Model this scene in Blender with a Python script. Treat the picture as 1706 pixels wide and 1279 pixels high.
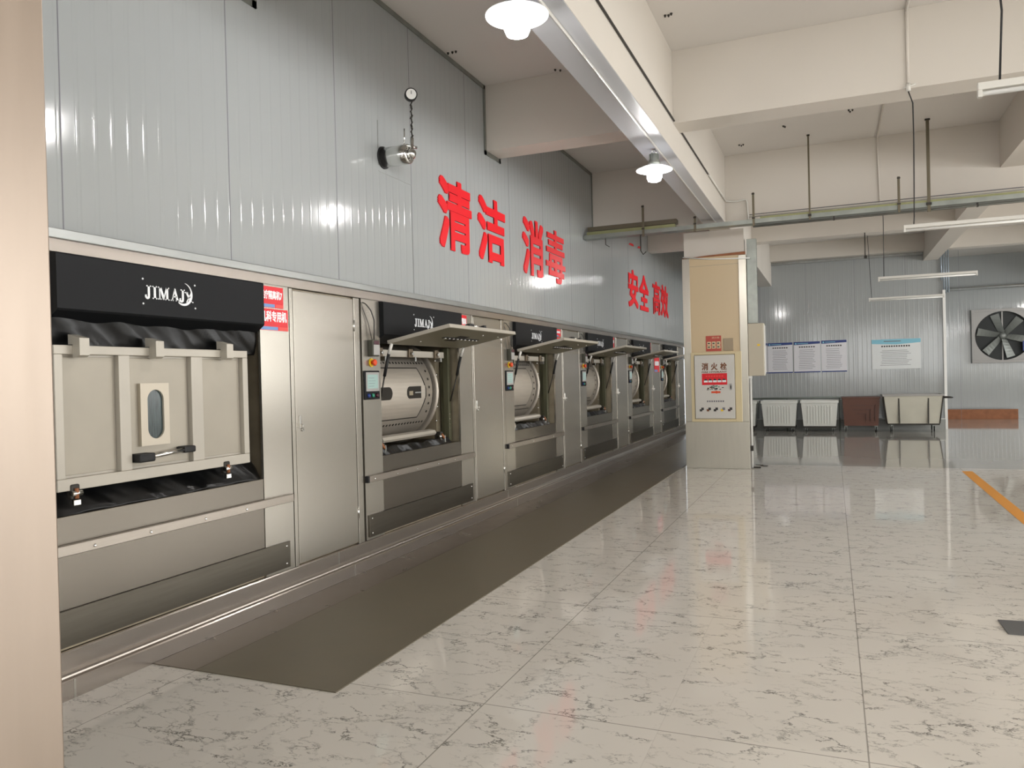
import bpy, bmesh, math, random
from mathutils import Vector, Matrix, noise
random.seed(7)
SC = bpy.context.scene
COL = SC.collection
for o in list(bpy.data.objects):
    bpy.data.objects.remove(o)

# ------------------------------------------------------------------ camera
F_PX, YAW, PITCH, ROLL = 1288.8, -0.392906, -0.007757, -0.0245658
fw = Vector((math.sin(YAW) * math.cos(PITCH), math.cos(YAW) * math.cos(PITCH), math.sin(PITCH)))
rt = fw.cross(Vector((0, 0, 1))).normalized()
up = rt.cross(fw)
r2 = rt * math.cos(ROLL) + up * math.sin(ROLL)
u2 = -rt * math.sin(ROLL) + up * math.cos(ROLL)
cd = bpy.data.cameras.new('camera')
cam = bpy.data.objects.new('camera', cd)
COL.objects.link(cam)
cd.sensor_fit = 'HORIZONTAL'
cd.sensor_width = 36.0
cd.lens = F_PX / 1706 * 36.0
cd.clip_start = 0.02
cam.matrix_world = Matrix(((r2.x, u2.x, -fw.x, 0), (r2.y, u2.y, -fw.y, 0), (r2.z, u2.z, -fw.z, 1.5), (0, 0, 0, 1)))
SC.camera = cam

# ------------------------------------------------------------------ world, light, exposure
SC.view_settings.view_transform = 'Standard'
SC.view_settings.look = 'None'
SC.view_settings.gamma = 1.0
SC.view_settings.use_curve_mapping = False
SC.view_settings.exposure = 0.13
try:
    SC.cycles.use_denoising = True
    SC.cycles.max_bounces = 8
    SC.cycles.sample_clamp_indirect = 6.0
    SC.cycles.caustics_reflective = False
    SC.cycles.caustics_refractive = False
except Exception:
    pass
W = bpy.data.worlds.new('sky')
SC.world = W
W.use_nodes = True
W.node_tree.nodes['Background'].inputs[0].default_value = (0.86, 0.93, 1.0, 1)
W.node_tree.nodes['Background'].inputs[1].default_value = 2.5


def area(name, loc, rot, sx, sy, power, col):
    l = bpy.data.lights.new(name, 'AREA')
    l.shape = 'RECTANGLE'
    l.size = sx
    l.size_y = sy
    l.energy = power
    l.color = col
    o = bpy.data.objects.new(name, l)
    COL.objects.link(o)
    o.location = loc
    o.rotation_euler = rot
    return o


FILL_TINT = (1.0, 0.965, 0.915)
# fill lights added at invented windows in the right wall and behind the camera
for wy in (-3.6, 0.4, 4.4, 8.4, 12.4, 16.4, 20.4):
    area('window_daylight', (10.9, wy, 2.5), (0, math.radians(112), 0), 3.0, 3.2, 150, FILL_TINT)
for wx in (-1.6, 2.2, 6.0, 9.2):  # added fill behind the camera; the last has no window opening
    area('window_daylight', (wx, -6.4, 2.5), (math.radians(112), 0, 0), 3.0, 3.0, 105, FILL_TINT)

# ------------------------------------------------------------------ materials
MATS = {}


def s2l(c):
    c = c / 255.0
    return c / 12.92 if c <= 0.04045 else ((c + 0.055) / 1.055) ** 2.4


def rgb(r, g, b):
    return (s2l(r), s2l(g), s2l(b), 1)


def mat(name, col, rough=0.5, metal=0.0, emit=0.0, var=0.0, vscale=(1, 1, 1), bump=0.0, bscale=20.0, rvar=0.0, spec=0.5):
    if name in MATS:
        return MATS[name]
    m = bpy.data.materials.new(name)
    m.use_nodes = True
    nt = m.node_tree
    b = nt.nodes['Principled BSDF']
    b.inputs['Base Color'].default_value = col
    b.inputs['Roughness'].default_value = rough
    b.inputs['Metallic'].default_value = metal
    b.inputs['Specular IOR Level'].default_value = spec
    if emit > 0:
        b.inputs['Emission Color'].default_value = col
        b.inputs['Emission Strength'].default_value = emit
    tc = nt.nodes.new('ShaderNodeTexCoord')
    mp = nt.nodes.new('ShaderNodeMapping')
    mp.inputs['Scale'].default_value = vscale
    geo = nt.nodes.new('ShaderNodeNewGeometry')
    nt.links.new(geo.outputs['Position'], mp.inputs['Vector'])
    nz = nt.nodes.new('ShaderNodeTexNoise')
    nz.inputs['Scale'].default_value = bscale
    nz.inputs['Detail'].default_value = 4
    nt.links.new(mp.outputs['Vector'], nz.inputs['Vector'])
    if var > 0:
        r = nt.nodes.new('ShaderNodeValToRGB')
        r.color_ramp.elements[0].position = 0.3
        r.color_ramp.elements[1].position = 0.7
        r.color_ramp.elements[0].color = tuple(c * (1 - var) for c in col[:3]) + (1,)
        r.color_ramp.elements[1].color = tuple(min(1, c * (1 + var)) for c in col[:3]) + (1,)
        nt.links.new(nz.outputs['Fac'], r.inputs['Fac'])
        nt.links.new(r.outputs['Color'], b.inputs['Base Color'])
    if rvar > 0:
        mr = nt.nodes.new('ShaderNodeMapRange')
        mr.inputs['To Min'].default_value = max(0.02, rough - rvar)
        mr.inputs['To Max'].default_value = rough + rvar
        nt.links.new(nz.outputs['Fac'], mr.inputs['Value'])
        nt.links.new(mr.outputs['Result'], b.inputs['Roughness'])
    if bump > 0:
        bp = nt.nodes.new('ShaderNodeBump')
        bp.inputs['Strength'].default_value = bump
        bp.inputs['Distance'].default_value = 0.01
        nt.links.new(nz.outputs['Fac'], bp.inputs['Height'])
        nt.links.new(bp.outputs['Normal'], b.inputs['Normal'])
    MATS[name] = m
    return m


STEEL = mat('brushed_steel', rgb(166, 161, 151), 0.25, 0.78, var=0.02, vscale=(1, 1, 0.01), bscale=220, rvar=0.02)
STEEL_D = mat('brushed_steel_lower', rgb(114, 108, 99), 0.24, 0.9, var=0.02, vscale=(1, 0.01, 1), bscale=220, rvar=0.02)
STEEL_C = mat('curb_steel', rgb(168, 160, 152), 0.24, 0.85, var=0.03, vscale=(1, 0.05, 1), bscale=30, bump=0.01, rvar=0.04)
STEEL_S = mat('column_silver', rgb(186, 182, 170), 0.30, 0.85, var=0.03, vscale=(1, 1, 0.1), bscale=20, rvar=0.05, bump=0.01)
STEEL_R = mat('column_steel', rgb(166, 153, 141), 0.42, 1.0, var=0.04, vscale=(1, 1, 0.1), bscale=20, rvar=0.08, bump=0.05)
ALU = mat('aluminium_trim', rgb(160, 162, 160), 0.42, 1.0, var=0.08, vscale=(1, 0.2, 1), bscale=9)
GALV = mat('galvanised_steel', rgb(150, 154, 148), 0.4, 0.85, var=0.12, bscale=6)
CHROME = mat('bright_steel', rgb(225, 225, 222), 0.14, 1.0)
BEIGE = mat('beige_enamel', rgb(182, 176, 164), 0.38, 0.15, var=0.06, bscale=2.2, bump=0.03)
BEIGE2 = mat('beige_enamel_panel', rgb(168, 161, 147), 0.42, 0.15, var=0.10, bscale=1.6, bump=0.03)
BLACK = mat('black_enamel', rgb(15, 17, 20), 0.5, spec=0.2)
RUBBER = mat('black_rubber', rgb(24, 24, 25), 0.6)
PLASTIC = mat('black_sheet', rgb(10, 11, 12), 0.3, spec=0.35)
WHITE = mat('white_paint', rgb(236, 236, 232), 0.35)
WHITEL = mat('white_lettering', rgb(240, 242, 244), 0.3)
OFFW = mat('off_white_plastic', rgb(214, 212, 205), 0.35)
RED = mat('red_lettering', rgb(232, 8, 28), 0.45)
REDS = mat('red_sign', rgb(226, 10, 30), 0.35)
BLUES = mat('blue_strip', rgb(110, 150, 205), 0.35)
ORANGES = mat('orange_strip', rgb(236, 70, 60), 0.35)
NAVY = mat('navy_print', rgb(28, 55, 125), 0.4)
INK = mat('grey_ink', rgb(118, 118, 124), 0.5)
INKD = mat('dark_ink', rgb(45, 42, 42), 0.5)
INKBR = mat('brown_ink', rgb(120, 72, 38), 0.5)
PAPER = mat('white_board', rgb(225, 225, 230), 0.3)
PAPER2 = mat('pale_board', rgb(222, 226, 226), 0.3)
CYANP = mat('cyan_print', rgb(130, 195, 215), 0.4)
PLASTER = mat('white_plaster', rgb(214, 208, 199), 0.6, var=0.03, bscale=0.6)
CEILP = mat('ceiling_paint', rgb(222, 218, 213), 0.7, var=0.03, bscale=0.5)
BEAMB = mat('beam_clad', rgb(205, 207, 212), 0.38, var=0.02, bscale=0.8)
COLP = mat('cream_panel', rgb(214, 193, 156), 0.35, var=0.03, bscale=0.8)
CREAMF = mat('cream_frame', rgb(220, 205, 165), 0.35)
BROWN = mat('brown_board', rgb(150, 95, 60), 0.6, var=0.15, bscale=8)
BROWNC = mat('brown_plastic', rgb(98, 62, 48), 0.45)
CARTW = mat('white_tub', rgb(226, 228, 222), 0.35)
CARTG = mat('cream_tub', rgb(200, 197, 182), 0.4, var=0.06, bscale=3)
DARKM = mat('dark_metal', rgb(60, 58, 54), 0.5, 0.6)
DRUM = mat('drum_steel', rgb(200, 192, 180), 0.42, 0.6, var=0.05, vscale=(1, .05, 1), bscale=50)
INNER = mat('inner_steel', rgb(160, 149, 128), 0.42, 0.5, var=0.2, bscale=5)
CAVE = mat('dark_cavity', rgb(46, 42, 36), 0.7, 0.3)
YEL = mat('yellow_plastic', rgb(240, 200, 30), 0.4)
REDK = mat('orange_red_knob', rgb(225, 75, 25), 0.35)
SCREEN = mat('screen_glass', rgb(150, 175, 170), 0.15, emit=0.25)
GREEN = mat('green_button', rgb(40, 140, 110), 0.3)
DGREY = mat('dark_grey_plastic', rgb(72, 72, 62), 0.5)
LGREY = mat('light_grey_plastic', rgb(165, 163, 160), 0.4)
MAROON = mat('maroon_window', rgb(70, 20, 35), 0.3)
ORANGET = mat('orange_floor_tape', rgb(232, 155, 40), 0.4)
SLATE = mat('slate_plate', rgb(92, 92, 92), 0.5)
KERB = mat('kerb_grey', rgb(150, 152, 148), 0.4)
FANM = mat('fan_grey', rgb(128, 132, 128), 0.4, 0.4)
GLASSD = mat('dark_window_glass', rgb(55, 68, 68), 0.2, var=0.5, vscale=(1, 4, .3), bscale=40)
BULB = mat('lamp_bulb', (1.0, 0.97, 0.95, 1), 0.5, emit=190)
SHADE = mat('lamp_shade_lit', (0.95, 0.95, 0.97, 1), 0.3, emit=1.6)
GLASSB = mat('clear_acrylic', rgb(222, 226, 226), 0.12)
MATF = mat('rubber_mat', rgb(108, 100, 84), 0.42, var=0.07, bscale=5, bump=0.1, rvar=0.05)
MATS2 = mat('mat_edge_strip', rgb(112, 101, 88), 0.3, 0.3, var=0.06, bscale=5, rvar=0.08)
FLOORF = mat('far_floor', rgb(180, 178, 172), 0.05, var=0.03, bscale=1.2)


def panel_material():
    m = bpy.data.materials.new('ribbed_white_panel')
    m.use_nodes = True
    nt = m.node_tree
    b = nt.nodes['Principled BSDF']
    b.inputs['Base Color'].default_value = rgb(166, 170, 170)
    b.inputs['Roughness'].default_value = 0.11
    geo = nt.nodes.new('ShaderNodeNewGeometry')
    sp = nt.nodes.new('ShaderNodeSeparateXYZ')
    nt.links.new(geo.outputs['Position'], sp.inputs[0])
    # small ribs pressed into the sheet every 5 cm, running vertically; x + y works for both wall directions
    add = nt.nodes.new('ShaderNodeMath'); add.operation = 'ADD'
    nt.links.new(sp.outputs['X'], add.inputs[0]); nt.links.new(sp.outputs['Y'], add.inputs[1])
    mul = nt.nodes.new('ShaderNodeMath'); mul.operation = 'MULTIPLY'; mul.inputs[1].default_value = 2 * math.pi / 0.105
    nt.links.new(add.outputs[0], mul.inputs[0])
    sn = nt.nodes.new('ShaderNodeMath'); sn.operation = 'SINE'
    nt.links.new(mul.outputs[0], sn.inputs[0])
    ss = nt.nodes.new('ShaderNodeMapRange'); ss.interpolation_type = 'SMOOTHSTEP'
    ss.inputs['From Min'].default_value = 0.55; ss.inputs['From Max'].default_value = 1.0
    nt.links.new(sn.outputs[0], ss.inputs['Value'])
    nz = nt.nodes.new('ShaderNodeTexNoise'); nz.inputs['Scale'].default_value = 1.3
    nt.links.new(geo.outputs['Position'], nz.inputs['Vector'])
    m2 = nt.nodes.new('ShaderNodeMath'); m2.operation = 'MULTIPLY_ADD'; m2.inputs[1].default_value = 3.0
    nt.links.new(nz.outputs['Fac'], m2.inputs[0]); nt.links.new(ss.outputs[0], m2.inputs[2])
    bp = nt.nodes.new('ShaderNodeBump'); bp.inputs['Strength'].default_value = 0.35; bp.inputs['Distance'].default_value = 0.004
    nt.links.new(m2.outputs[0], bp.inputs['Height'])
    nt.links.new(bp.outputs['Normal'], b.inputs['Normal'])
    return m


PANEL = panel_material()


def floor_material():
    m = bpy.data.materials.new('marble_tiles')
    m.use_nodes = True
    nt = m.node_tree
    N = nt.nodes.new
    L = nt.links.new
    b = nt.nodes['Principled BSDF']
    geo = N('ShaderNodeNewGeometry')
    sp = N('ShaderNodeSeparateXYZ'); L(geo.outputs['Position'], sp.inputs[0])

    def M(op, a, bb=None, c=None):
        n = N('ShaderNodeMath'); n.operation = op
        for i, v in enumerate((a, bb, c)):
            if v is None:
                continue
            if isinstance(v, (int, float)):
                n.inputs[i].default_value = v
            else:
                L(v, n.inputs[i])
        return n.outputs[0]

    def joint(axis, off, pitch, width):
        t = M('DIVIDE', M('SUBTRACT', axis, off), pitch)
        f = M('ABSOLUTE', M('SUBTRACT', t, M('ROUND', t)))
        return M('LESS_THAN', f, width / pitch / 2)
    T = 0.8075
    major = M('MAXIMUM', joint(sp.outputs['X'], 0.1, 2 * T, 0.006), joint(sp.outputs['Y'], 3.226, 2 * T, 0.006))
    minor = M('MAXIMUM', joint(sp.outputs['X'], 0.1, T, 0.004), joint(sp.outputs['Y'], 3.226, T, 0.004))
    jmask = M('MAXIMUM', M('MULTIPLY', major, 0.6), M('MULTIPLY', minor, 0.1))
    # each tile gets its own patch of marble
    ix = M('FLOOR', M('DIVIDE', M('SUBTRACT', sp.outputs['X'], 0.1), T))
    iy = M('FLOOR', M('DIVIDE', M('SUBTRACT', sp.outputs['Y'], 3.226), T))
    cmb = N('ShaderNodeCombineXYZ')
    L(M('ADD', sp.outputs['X'], M('MULTIPLY', iy, 3.71)), cmb.inputs[0])
    L(M('ADD', sp.outputs['Y'], M('MULTIPLY', ix, 5.37)), cmb.inputs[1])
    mp = N('ShaderNodeMapping')
    mp.inputs['Rotation'].default_value = (0, 0, math.radians(-38))
    mp.inputs['Scale'].default_value = (1.0, 1.7, 1)
    L(cmb.outputs[0], mp.inputs['Vector'])

    def vadd(vec, off):
        a = N('ShaderNodeVectorMath'); a.operation = 'ADD'; a.inputs[1].default_value = off
        L(vec, a.inputs[0]); return a.outputs[0]

    def noise_(vec, scale, detail=2, rough=.5):
        n = N('ShaderNodeTexNoise'); n.inputs['Scale'].default_value = scale
        n.inputs['Detail'].default_value = detail; n.inputs['Roughness'].default_value = rough
        L(vec, n.inputs['Vector']); return n

    def rng(v, a, b_, c=0.0, d=1.0):
        r = N('ShaderNodeMapRange'); r.inputs['From Min'].default_value = a; r.inputs['From Max'].default_value = b_
        r.inputs['To Min'].default_value = c; r.inputs['To Max'].default_value = d
        L(v, r.inputs['Value']); return r.outputs[0]

    def crack(cells, off, width, warp, mlo, mhi, mscale):
        """thin broken veins: the edges of noise-bent cells, kept where a second noise is high"""
        base = vadd(mp.outputs[0], off)
        w = noise_(base, cells * 1.6, 6, .68)
        sc = N('ShaderNodeVectorMath'); sc.operation = 'SCALE'; sc.inputs['Scale'].default_value = warp
        sub = N('ShaderNodeVectorMath'); sub.operation = 'SUBTRACT'; sub.inputs[1].default_value = (.5, .5, .5)
        L(w.outputs['Color'], sub.inputs[0]); L(sub.outputs[0], sc.inputs[0])
        ad = N('ShaderNodeVectorMath'); L(base, ad.inputs[0]); L(sc.outputs[0], ad.inputs[1])
        vo = N('ShaderNodeTexVoronoi'); vo.feature = 'DISTANCE_TO_EDGE'; vo.inputs['Scale'].default_value = cells
        L(ad.outputs[0], vo.inputs['Vector'])
        ln = rng(vo.outputs['Distance'], 0, width, 1, 0)
        mk = noise_(vadd(mp.outputs[0], (off[1], 7, off[0])), mscale, 3, .6)
        return M('MULTIPLY', ln, rng(mk.outputs['Fac'], mlo, mhi))
    v = M('MAXIMUM', crack(3.0, (0, 0, 0), .030, .42, .46, .60, 4.0), M('MULTIPLY', crack(7.5, (9, 4, 3), .045, .22, .54, .66, 5.0), .85))
    v = M('MAXIMUM', v, M('MULTIPLY', crack(1.5, (3, 11, 6), .010, .5, .40, .60, 3.0), .7))
    big = N('ShaderNodeTexNoise'); big.inputs['Scale'].default_value = 1.1
    L(cmb.outputs[0], big.inputs['Vector'])
    c0 = N('ShaderNodeMix'); c0.data_type = 'RGBA'
    c0.inputs[6].default_value = rgb(220, 214, 204); c0.inputs[7].default_value = rgb(226, 221, 212)
    L(big.outputs['Fac'], c0.inputs[0])
    c1 = N('ShaderNodeMix'); c1.data_type = 'RGBA'
    c1.inputs[7].default_value = rgb(72, 68, 62)
    L(M('MULTIPLY', v, 0.9), c1.inputs[0]); L(c0.outputs[2], c1.inputs[6])
    c2 = N('ShaderNodeMix'); c2.data_type = 'RGBA'
    c2.inputs[7].default_value = rgb(96, 90, 80)
    L(jmask, c2.inputs[0]); L(c1.outputs[2], c2.inputs[6])
    L(c2.outputs[2], b.inputs['Base Color'])
    b.inputs['Roughness'].default_value = 0.055
    wn = N('ShaderNodeTexNoise'); wn.inputs['Scale'].default_value = 1.7
    L(geo.outputs['Position'], wn.inputs['Vector'])
    bp = N('ShaderNodeBump'); bp.inputs['Strength'].default_value = 0.12; bp.inputs['Distance'].default_value = 0.01
    L(wn.outputs['Fac'], bp.inputs['Height']); L(bp.outputs['Normal'], b.inputs['Normal'])
    return m


FLOORM = floor_material()


# ------------------------------------------------------------------ mesh helpers (world coordinates in, thing-local mesh out)
class MB:
    def __init__(s):
        s.b = bmesh.new()
        s.mats = []
        s.cur = 0

    def m(s, material):
        if material not in s.mats:
            s.mats.append(material)
        s.cur = s.mats.index(material)
        return s

    def face(s, pts):
        vs = [s.b.verts.new(p) for p in pts]
        f = s.b.faces.new(vs)
        f.material_index = s.cur
        return f

    def box(s, x0, x1, y0, y1, z0, z1, bev=0.0):
        if x0 > x1: x0, x1 = x1, x0
        if y0 > y1: y0, y1 = y1, y0
        if z0 > z1: z0, z1 = z1, z0
        v = [s.b.verts.new(p) for p in ((x0, y0, z0), (x1, y0, z0), (x1, y1, z0), (x0, y1, z0), (x0, y0, z1), (x1, y0, z1), (x1, y1, z1), (x0, y1, z1))]
        fs = []
        for q in ((0, 3, 2, 1), (4, 5, 6, 7), (0, 1, 5, 4), (1, 2, 6, 5), (2, 3, 7, 6), (3, 0, 4, 7)):
            f = s.b.faces.new([v[i] for i in q])
            f.material_index = s.cur
            fs.append(f)
        if bev > 0:
            es = list({e for f in fs for e in f.edges})
            r = bmesh.ops.bevel(s.b, geom=es, offset=bev, segments=2, affect='EDGES', profile=0.5)
            for f in r['faces']:
                f.material_index = s.cur
        return s

    def prism(s, prof, axis, a0, a1):
        """prof: list of 2-D points; axis 'y' -> prof is (x,z); 'x' -> (y,z); 'z' -> (x,y)"""
        def P(p, a):
            return {'y': (p[0], a, p[1]), 'x': (a, p[0], p[1]), 'z': (p[0], p[1], a)}[axis]
        A = [s.b.verts.new(P(p, a0)) for p in prof]
        B = [s.b.verts.new(P(p, a1)) for p in prof]
        n = len(prof)
        for f in (A[::-1], B):
            q = s.b.faces.new(f); q.material_index = s.cur
        for i in range(n):
            q = s.b.faces.new((A[i], A[(i + 1) % n], B[(i + 1) % n], B[i])); q.material_index = s.cur
        return s

    def tube(s, pts, r, n=8, caps=True):
        pts = [Vector(p) for p in pts]
        rings = []
        ref = None
        for i, p in enumerate(pts):
            d = (pts[min(i + 1, len(pts) - 1)] - pts[max(i - 1, 0)]).normalized()
            if ref is None:
                ref = Vector((0, 0, 1)) if abs(d.z) < 0.9 else Vector((1, 0, 0))
            a = d.cross(ref).normalized()
            bb = d.cross(a).normalized()
            ref = -bb if True else ref
            ref = a.cross(d).normalized()
            rr = r[i] if isinstance(r, (list, tuple)) else r
            rings.append([s.b.verts.new(p + (a * math.cos(2 * math.pi * k / n) + bb * math.sin(2 * math.pi * k / n)) * rr) for k in range(n)])
        for A, B in zip(rings, rings[1:]):
            for k in range(n):
                q = s.b.faces.new((A[k], A[(k + 1) % n], B[(k + 1) % n], B[k])); q.material_index = s.cur; q.smooth = True
        if caps:
            for R_ in (rings[0][::-1], rings[-1]):
                q = s.b.faces.new(R_); q.material_index = s.cur
        return s

    def lathe(s, c, axis, prof, n=24):
        """prof: (radius, distance along axis) ; axis a unit vector"""
        ax = Vector(axis).normalized()
        ref = Vector((0, 0, 1)) if abs(ax.z) < 0.9 else Vector((1, 0, 0))
        a = ax.cross(ref).normalized(); bb = ax.cross(a)
        c = Vector(c)
        rings = [[s.b.verts.new(c + ax * h + (a * math.cos(2 * math.pi * k / n) + bb * math.sin(2 * math.pi * k / n)) * max(r, 1e-4)) for k in range(n)] for r, h in prof]
        for A, B in zip(rings, rings[1:]):
            for k in range(n):
                q = s.b.faces.new((A[k], A[(k + 1) % n], B[(k + 1) % n], B[k])); q.material_index = s.cur; q.smooth = True
        for R_ in (rings[0][::-1], rings[-1]):
            q = s.b.faces.new(R_); q.material_index = s.cur
        return s

    def add_mesh(s, verts, faces):
        vs = [s.b.verts.new(v) for v in verts]
        for f in faces:
            try:
                q = s.b.faces.new([vs[i] for i in f]); q.material_index = s.cur
            except ValueError:
                pass
        return s


SPLIT = {'screw', 'bolt', 'clamp_x'}


def root_loc(o):
    while o.parent:
        o = o.parent
    return o.location


def islands(mb):
    seen = set(); res = []
    for v0 in mb.b.verts:
        if v0 in seen:
            continue
        st = [v0]; vs = []; seen.add(v0)
        while st:
            v = st.pop(); vs.append(v)
            for e in v.link_edges:
                w = e.other_vert(v)
                if w not in seen:
                    seen.add(w); st.append(w)
        fs = {f for v in vs for f in v.link_faces}
        res.append((vs, list(fs)))
    return res


def obj(name, mb, parent=None, material=None, recalc=True, origin=None):
    if material is not None:
        if not mb.mats:
            mb.mats.append(material)
    if name in SPLIT:
        parts = islands(mb)
        out = None
        for q in parts:
            nb = MB(); nb.mats = list(mb.mats)
            idx = {v: i for i, v in enumerate(q[0])}
            nv = [nb.b.verts.new(v.co) for v in q[0]]
            for fc in q[1]:
                nf = nb.b.faces.new([nv[idx[v]] for v in fc.verts]); nf.material_index = fc.material_index; nf.smooth = fc.smooth
            SPLIT.discard(name)
            out = obj(name, nb, parent, None, recalc, origin)
            SPLIT.add(name)
        mb.b.free()
        return out
    off = Vector(root_loc(parent)) if parent else Vector(origin or (0, 0, 0))
    bmesh.ops.translate(mb.b, verts=mb.b.verts, vec=-off)
    if recalc:
        bmesh.ops.recalc_face_normals(mb.b, faces=mb.b.faces)
    me = bpy.data.meshes.new(name)
    mb.b.to_mesh(me)
    mb.b.free()
    for q in mb.mats:
        me.materials.append(q)
    o = bpy.data.objects.new(name, me)
    COL.objects.link(o)
    if parent:
        o.parent = parent
    else:
        o.location = off
    return o


def thing(name, label, cat, loc, group=None):
    o = bpy.data.objects.new(name, None)
    o.empty_display_size = 0.1
    COL.objects.link(o)
    o.location = loc
    return tag(o, label, cat, group)


def tag(o, label, cat, group=None):
    o['label'] = label
    o['category'] = cat
    if group:
        o['group'] = group
    return o


def struct(name, mb, material=None):
    o = obj(name, mb, None, material)
    o['kind'] = 'structure'
    return o


def dup(root, loc, label, group=None):
    r = root.copy(); COL.objects.link(r); r.location = loc
    r['label'] = label
    if group:
        r['group'] = group
    for ch in list(root.children):
        c = ch.copy(); COL.objects.link(c); c.parent = r
        for g in ch.children:
            d = g.copy(); COL.objects.link(d); d.parent = c
    return r


_TXT = {}


def glyphs(body):
    if body in _TXT:
        return _TXT[body]
    cu = bpy.data.curves.new('t', 'FONT')
    cu.body = body
    cu.extrude = 0.5
    ob = bpy.data.objects.new('t', cu)
    COL.objects.link(ob)
    dg = bpy.context.evaluated_depsgraph_get()
    dg.update()
    me = bpy.data.meshes.new_from_object(ob.evaluated_get(dg))
    V = [tuple(v.co) for v in me.vertices]
    Fc = [tuple(p.vertices) for p in me.polygons]
    bpy.data.objects.remove(ob)
    bpy.data.curves.remove(cu)
    bpy.data.meshes.remove(me)
    _TXT[body] = (V, Fc)
    return V, Fc


def text(mb, body, org, u, v, w, h, depth=0.004, bold=0.0, nshift=8):
    """fit the writing into the rectangle org + [0,w]u + [0,h]v; it stands `depth` off the surface"""
    V, Fc = glyphs(body)
    if not V:
        return
    u = Vector(u); v = Vector(v); n = u.cross(v)
    x0 = min(p[0] for p in V); x1 = max(p[0] for p in V); y0 = min(p[1] for p in V); y1 = max(p[1] for p in V)
    bw = bold * h
    sx = (w - 2 * bw) / (x1 - x0); sy = (h - 2 * bw) / (y1 - y0)
    sh = [(0, 0)] + ([(bw * a, bw * c) for a in (-1, 0, 1) for c in (-1, 0, 1) if a or c] if bold > 0 else [])
    for i, (dx, dy) in enumerate(sh):
        dd = depth * (1 - 0.02 * i)
        mb.add_mesh([Vector(org) + u * ((p[0] - x0) * sx + bw + dx) + v * ((p[1] - y0) * sy + bw + dy) + n * ((p[2] + 0.5) * dd) for p in V], Fc)


# ================================================================== SETTING
CZ = 4.74
WX = -3.5
f = MB(); f.box(-5.2, 11.2, -6.6, 13.1, -0.1, 0.0); struct('floor', f, FLOORM)
f = MB(); f.box(-5.2, 11.2, 13.1, 26.2, -0.1, 0.0); struct('floor_far', f, FLOORF)
f = MB(); f.box(-5.2, 11.2, -6.6, 26.2, CZ, CZ + 0.15); struct('ceiling', f, CEILP)

# beams: one long beam over the columns, a second on the right, cross beams
f = MB(); f.m(PLASTER).box(-1.74, -1.43, -6.5, 26.0, 3.735, CZ)
f.m(BEAMB).box(-1.738, -1.432, -6.5, 11.95, 3.73, 3.734)
struct('beam_long', f)
f = MB(); f.box(2.1, 2.42, 8.2, 26.0, 4.12, CZ); struct('beam_right', f, PLASTER)
f = MB(); f.box(6.0, 6.3, -6.5, 26.0, 3.735, CZ); struct('beam_outer', f, PLASTER)
for i, (y0, y1, z) in enumerate(((-0.15, 0.2, 3.73), (3.75, 4.1, 4.04), (7.85, 8.2, 4.02), (11.97, 12.35, 3.735), (16.0, 16.35, 4.06), (21.0, 21.35, 4.33))):
    for j, (xa, xb) in enumerate(((-3.498, -1.741), (-1.429, 11.0))):
        f = MB(); f.box(xa, xb, y0, y1, z, CZ - 0.001); struct('beam_cross_%d' % (2 * i + j + 1), f, PLASTER)

# long wall of ribbed panels above the machines, cut around the cross beams, one mesh with its joints
f = MB()
f.m(PANEL).box(WX - 0.08, WX, -6.5, 21.3, 2.27, CZ - 0.002)
f.m(INK)
for k in range(-7, 16):
    y = 2.70 + 1.158 * k
    f.box(WX - 0.01, WX + 0.0012, y - 0.003, y + 0.003, 2.27, CZ - 0.01)
struct('wall_left', f)
# narrow metal angle along the top of the panels, dropping around the cross beams
f = MB(); t = 0.045
segs = [(0.2, 3.75), (4.1, 7.85), (8.2, 11.97)]
for a, b_ in segs:
    f.box(WX + 0.0015, WX + 0.012, a, b_, CZ - t, CZ - 0.002)
for a, b_, z in ((3.75, 4.1, 4.04), (7.85, 8.2, 4.02)):
    f.box(WX + 0.0015, WX + 0.012, a - t, a, z - t, CZ - 0.002)
    f.box(WX + 0.0015, WX + 0.012, b_, b_ + t, z - t, CZ - 0.002)
    f.box(WX + 0.0015, WX + 0.012, a - t, b_ + t, z - t, z)
f.box(WX + 0.0015, WX + 0.012, 11.97 - t * .6, 11.97, 3.7, CZ - 0.002)
struct('trim_1', f, GALV)
# metal header over the machines
f = MB()
f.m(ALU).box(WX - 0.05, WX + 0.028, -6.5, 21.0, 2.235, 2.285, 0.004)
f.m(STEEL_C).box(WX - 0.05, WX + 0.012, -6.5, 21.0, 2.172, 2.236)
f.m(CAVE).box(-4.9, WX - 0.03, -6.5, 21.0, 2.225, 2.262)
struct('trim_2', f)
# wall behind the machines
f = MB(); f.box(-5.0, -4.9, -6.5, 21.3, 0, 2.27); struct('wall_left_lower', f, CAVE)
# steel kerb along the floor in front of the machines
f = MB()
prof = [(-3.60, 0.0), (-3.43, 0.0), (-3.43, 0.088), (-3.436, 0.095), (-3.452, 0.097), (-3.456, 0.088), (-3.472, 0.088), (-3.476, 0.10), (-3.485, 0.108), (-3.492, 0.12), (-3.492, 0.205), (-3.498, 0.212), (-3.60, 0.212)]
f.m(STEEL_C).prism(prof, 'y', -6.5, 20.9)
f.m(INK)
for y in (2.63, 5.02, 8.35, 11.6, 14.8):
    f.m(CHROME).box(-3.431, -3.4285, y, y + 0.012, 0.0, 0.092)
    f.box(-3.494, -3.4905, y - 0.12, y - 0.108, 0.11, 0.208)
o = struct('baseboard_left', f)

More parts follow.
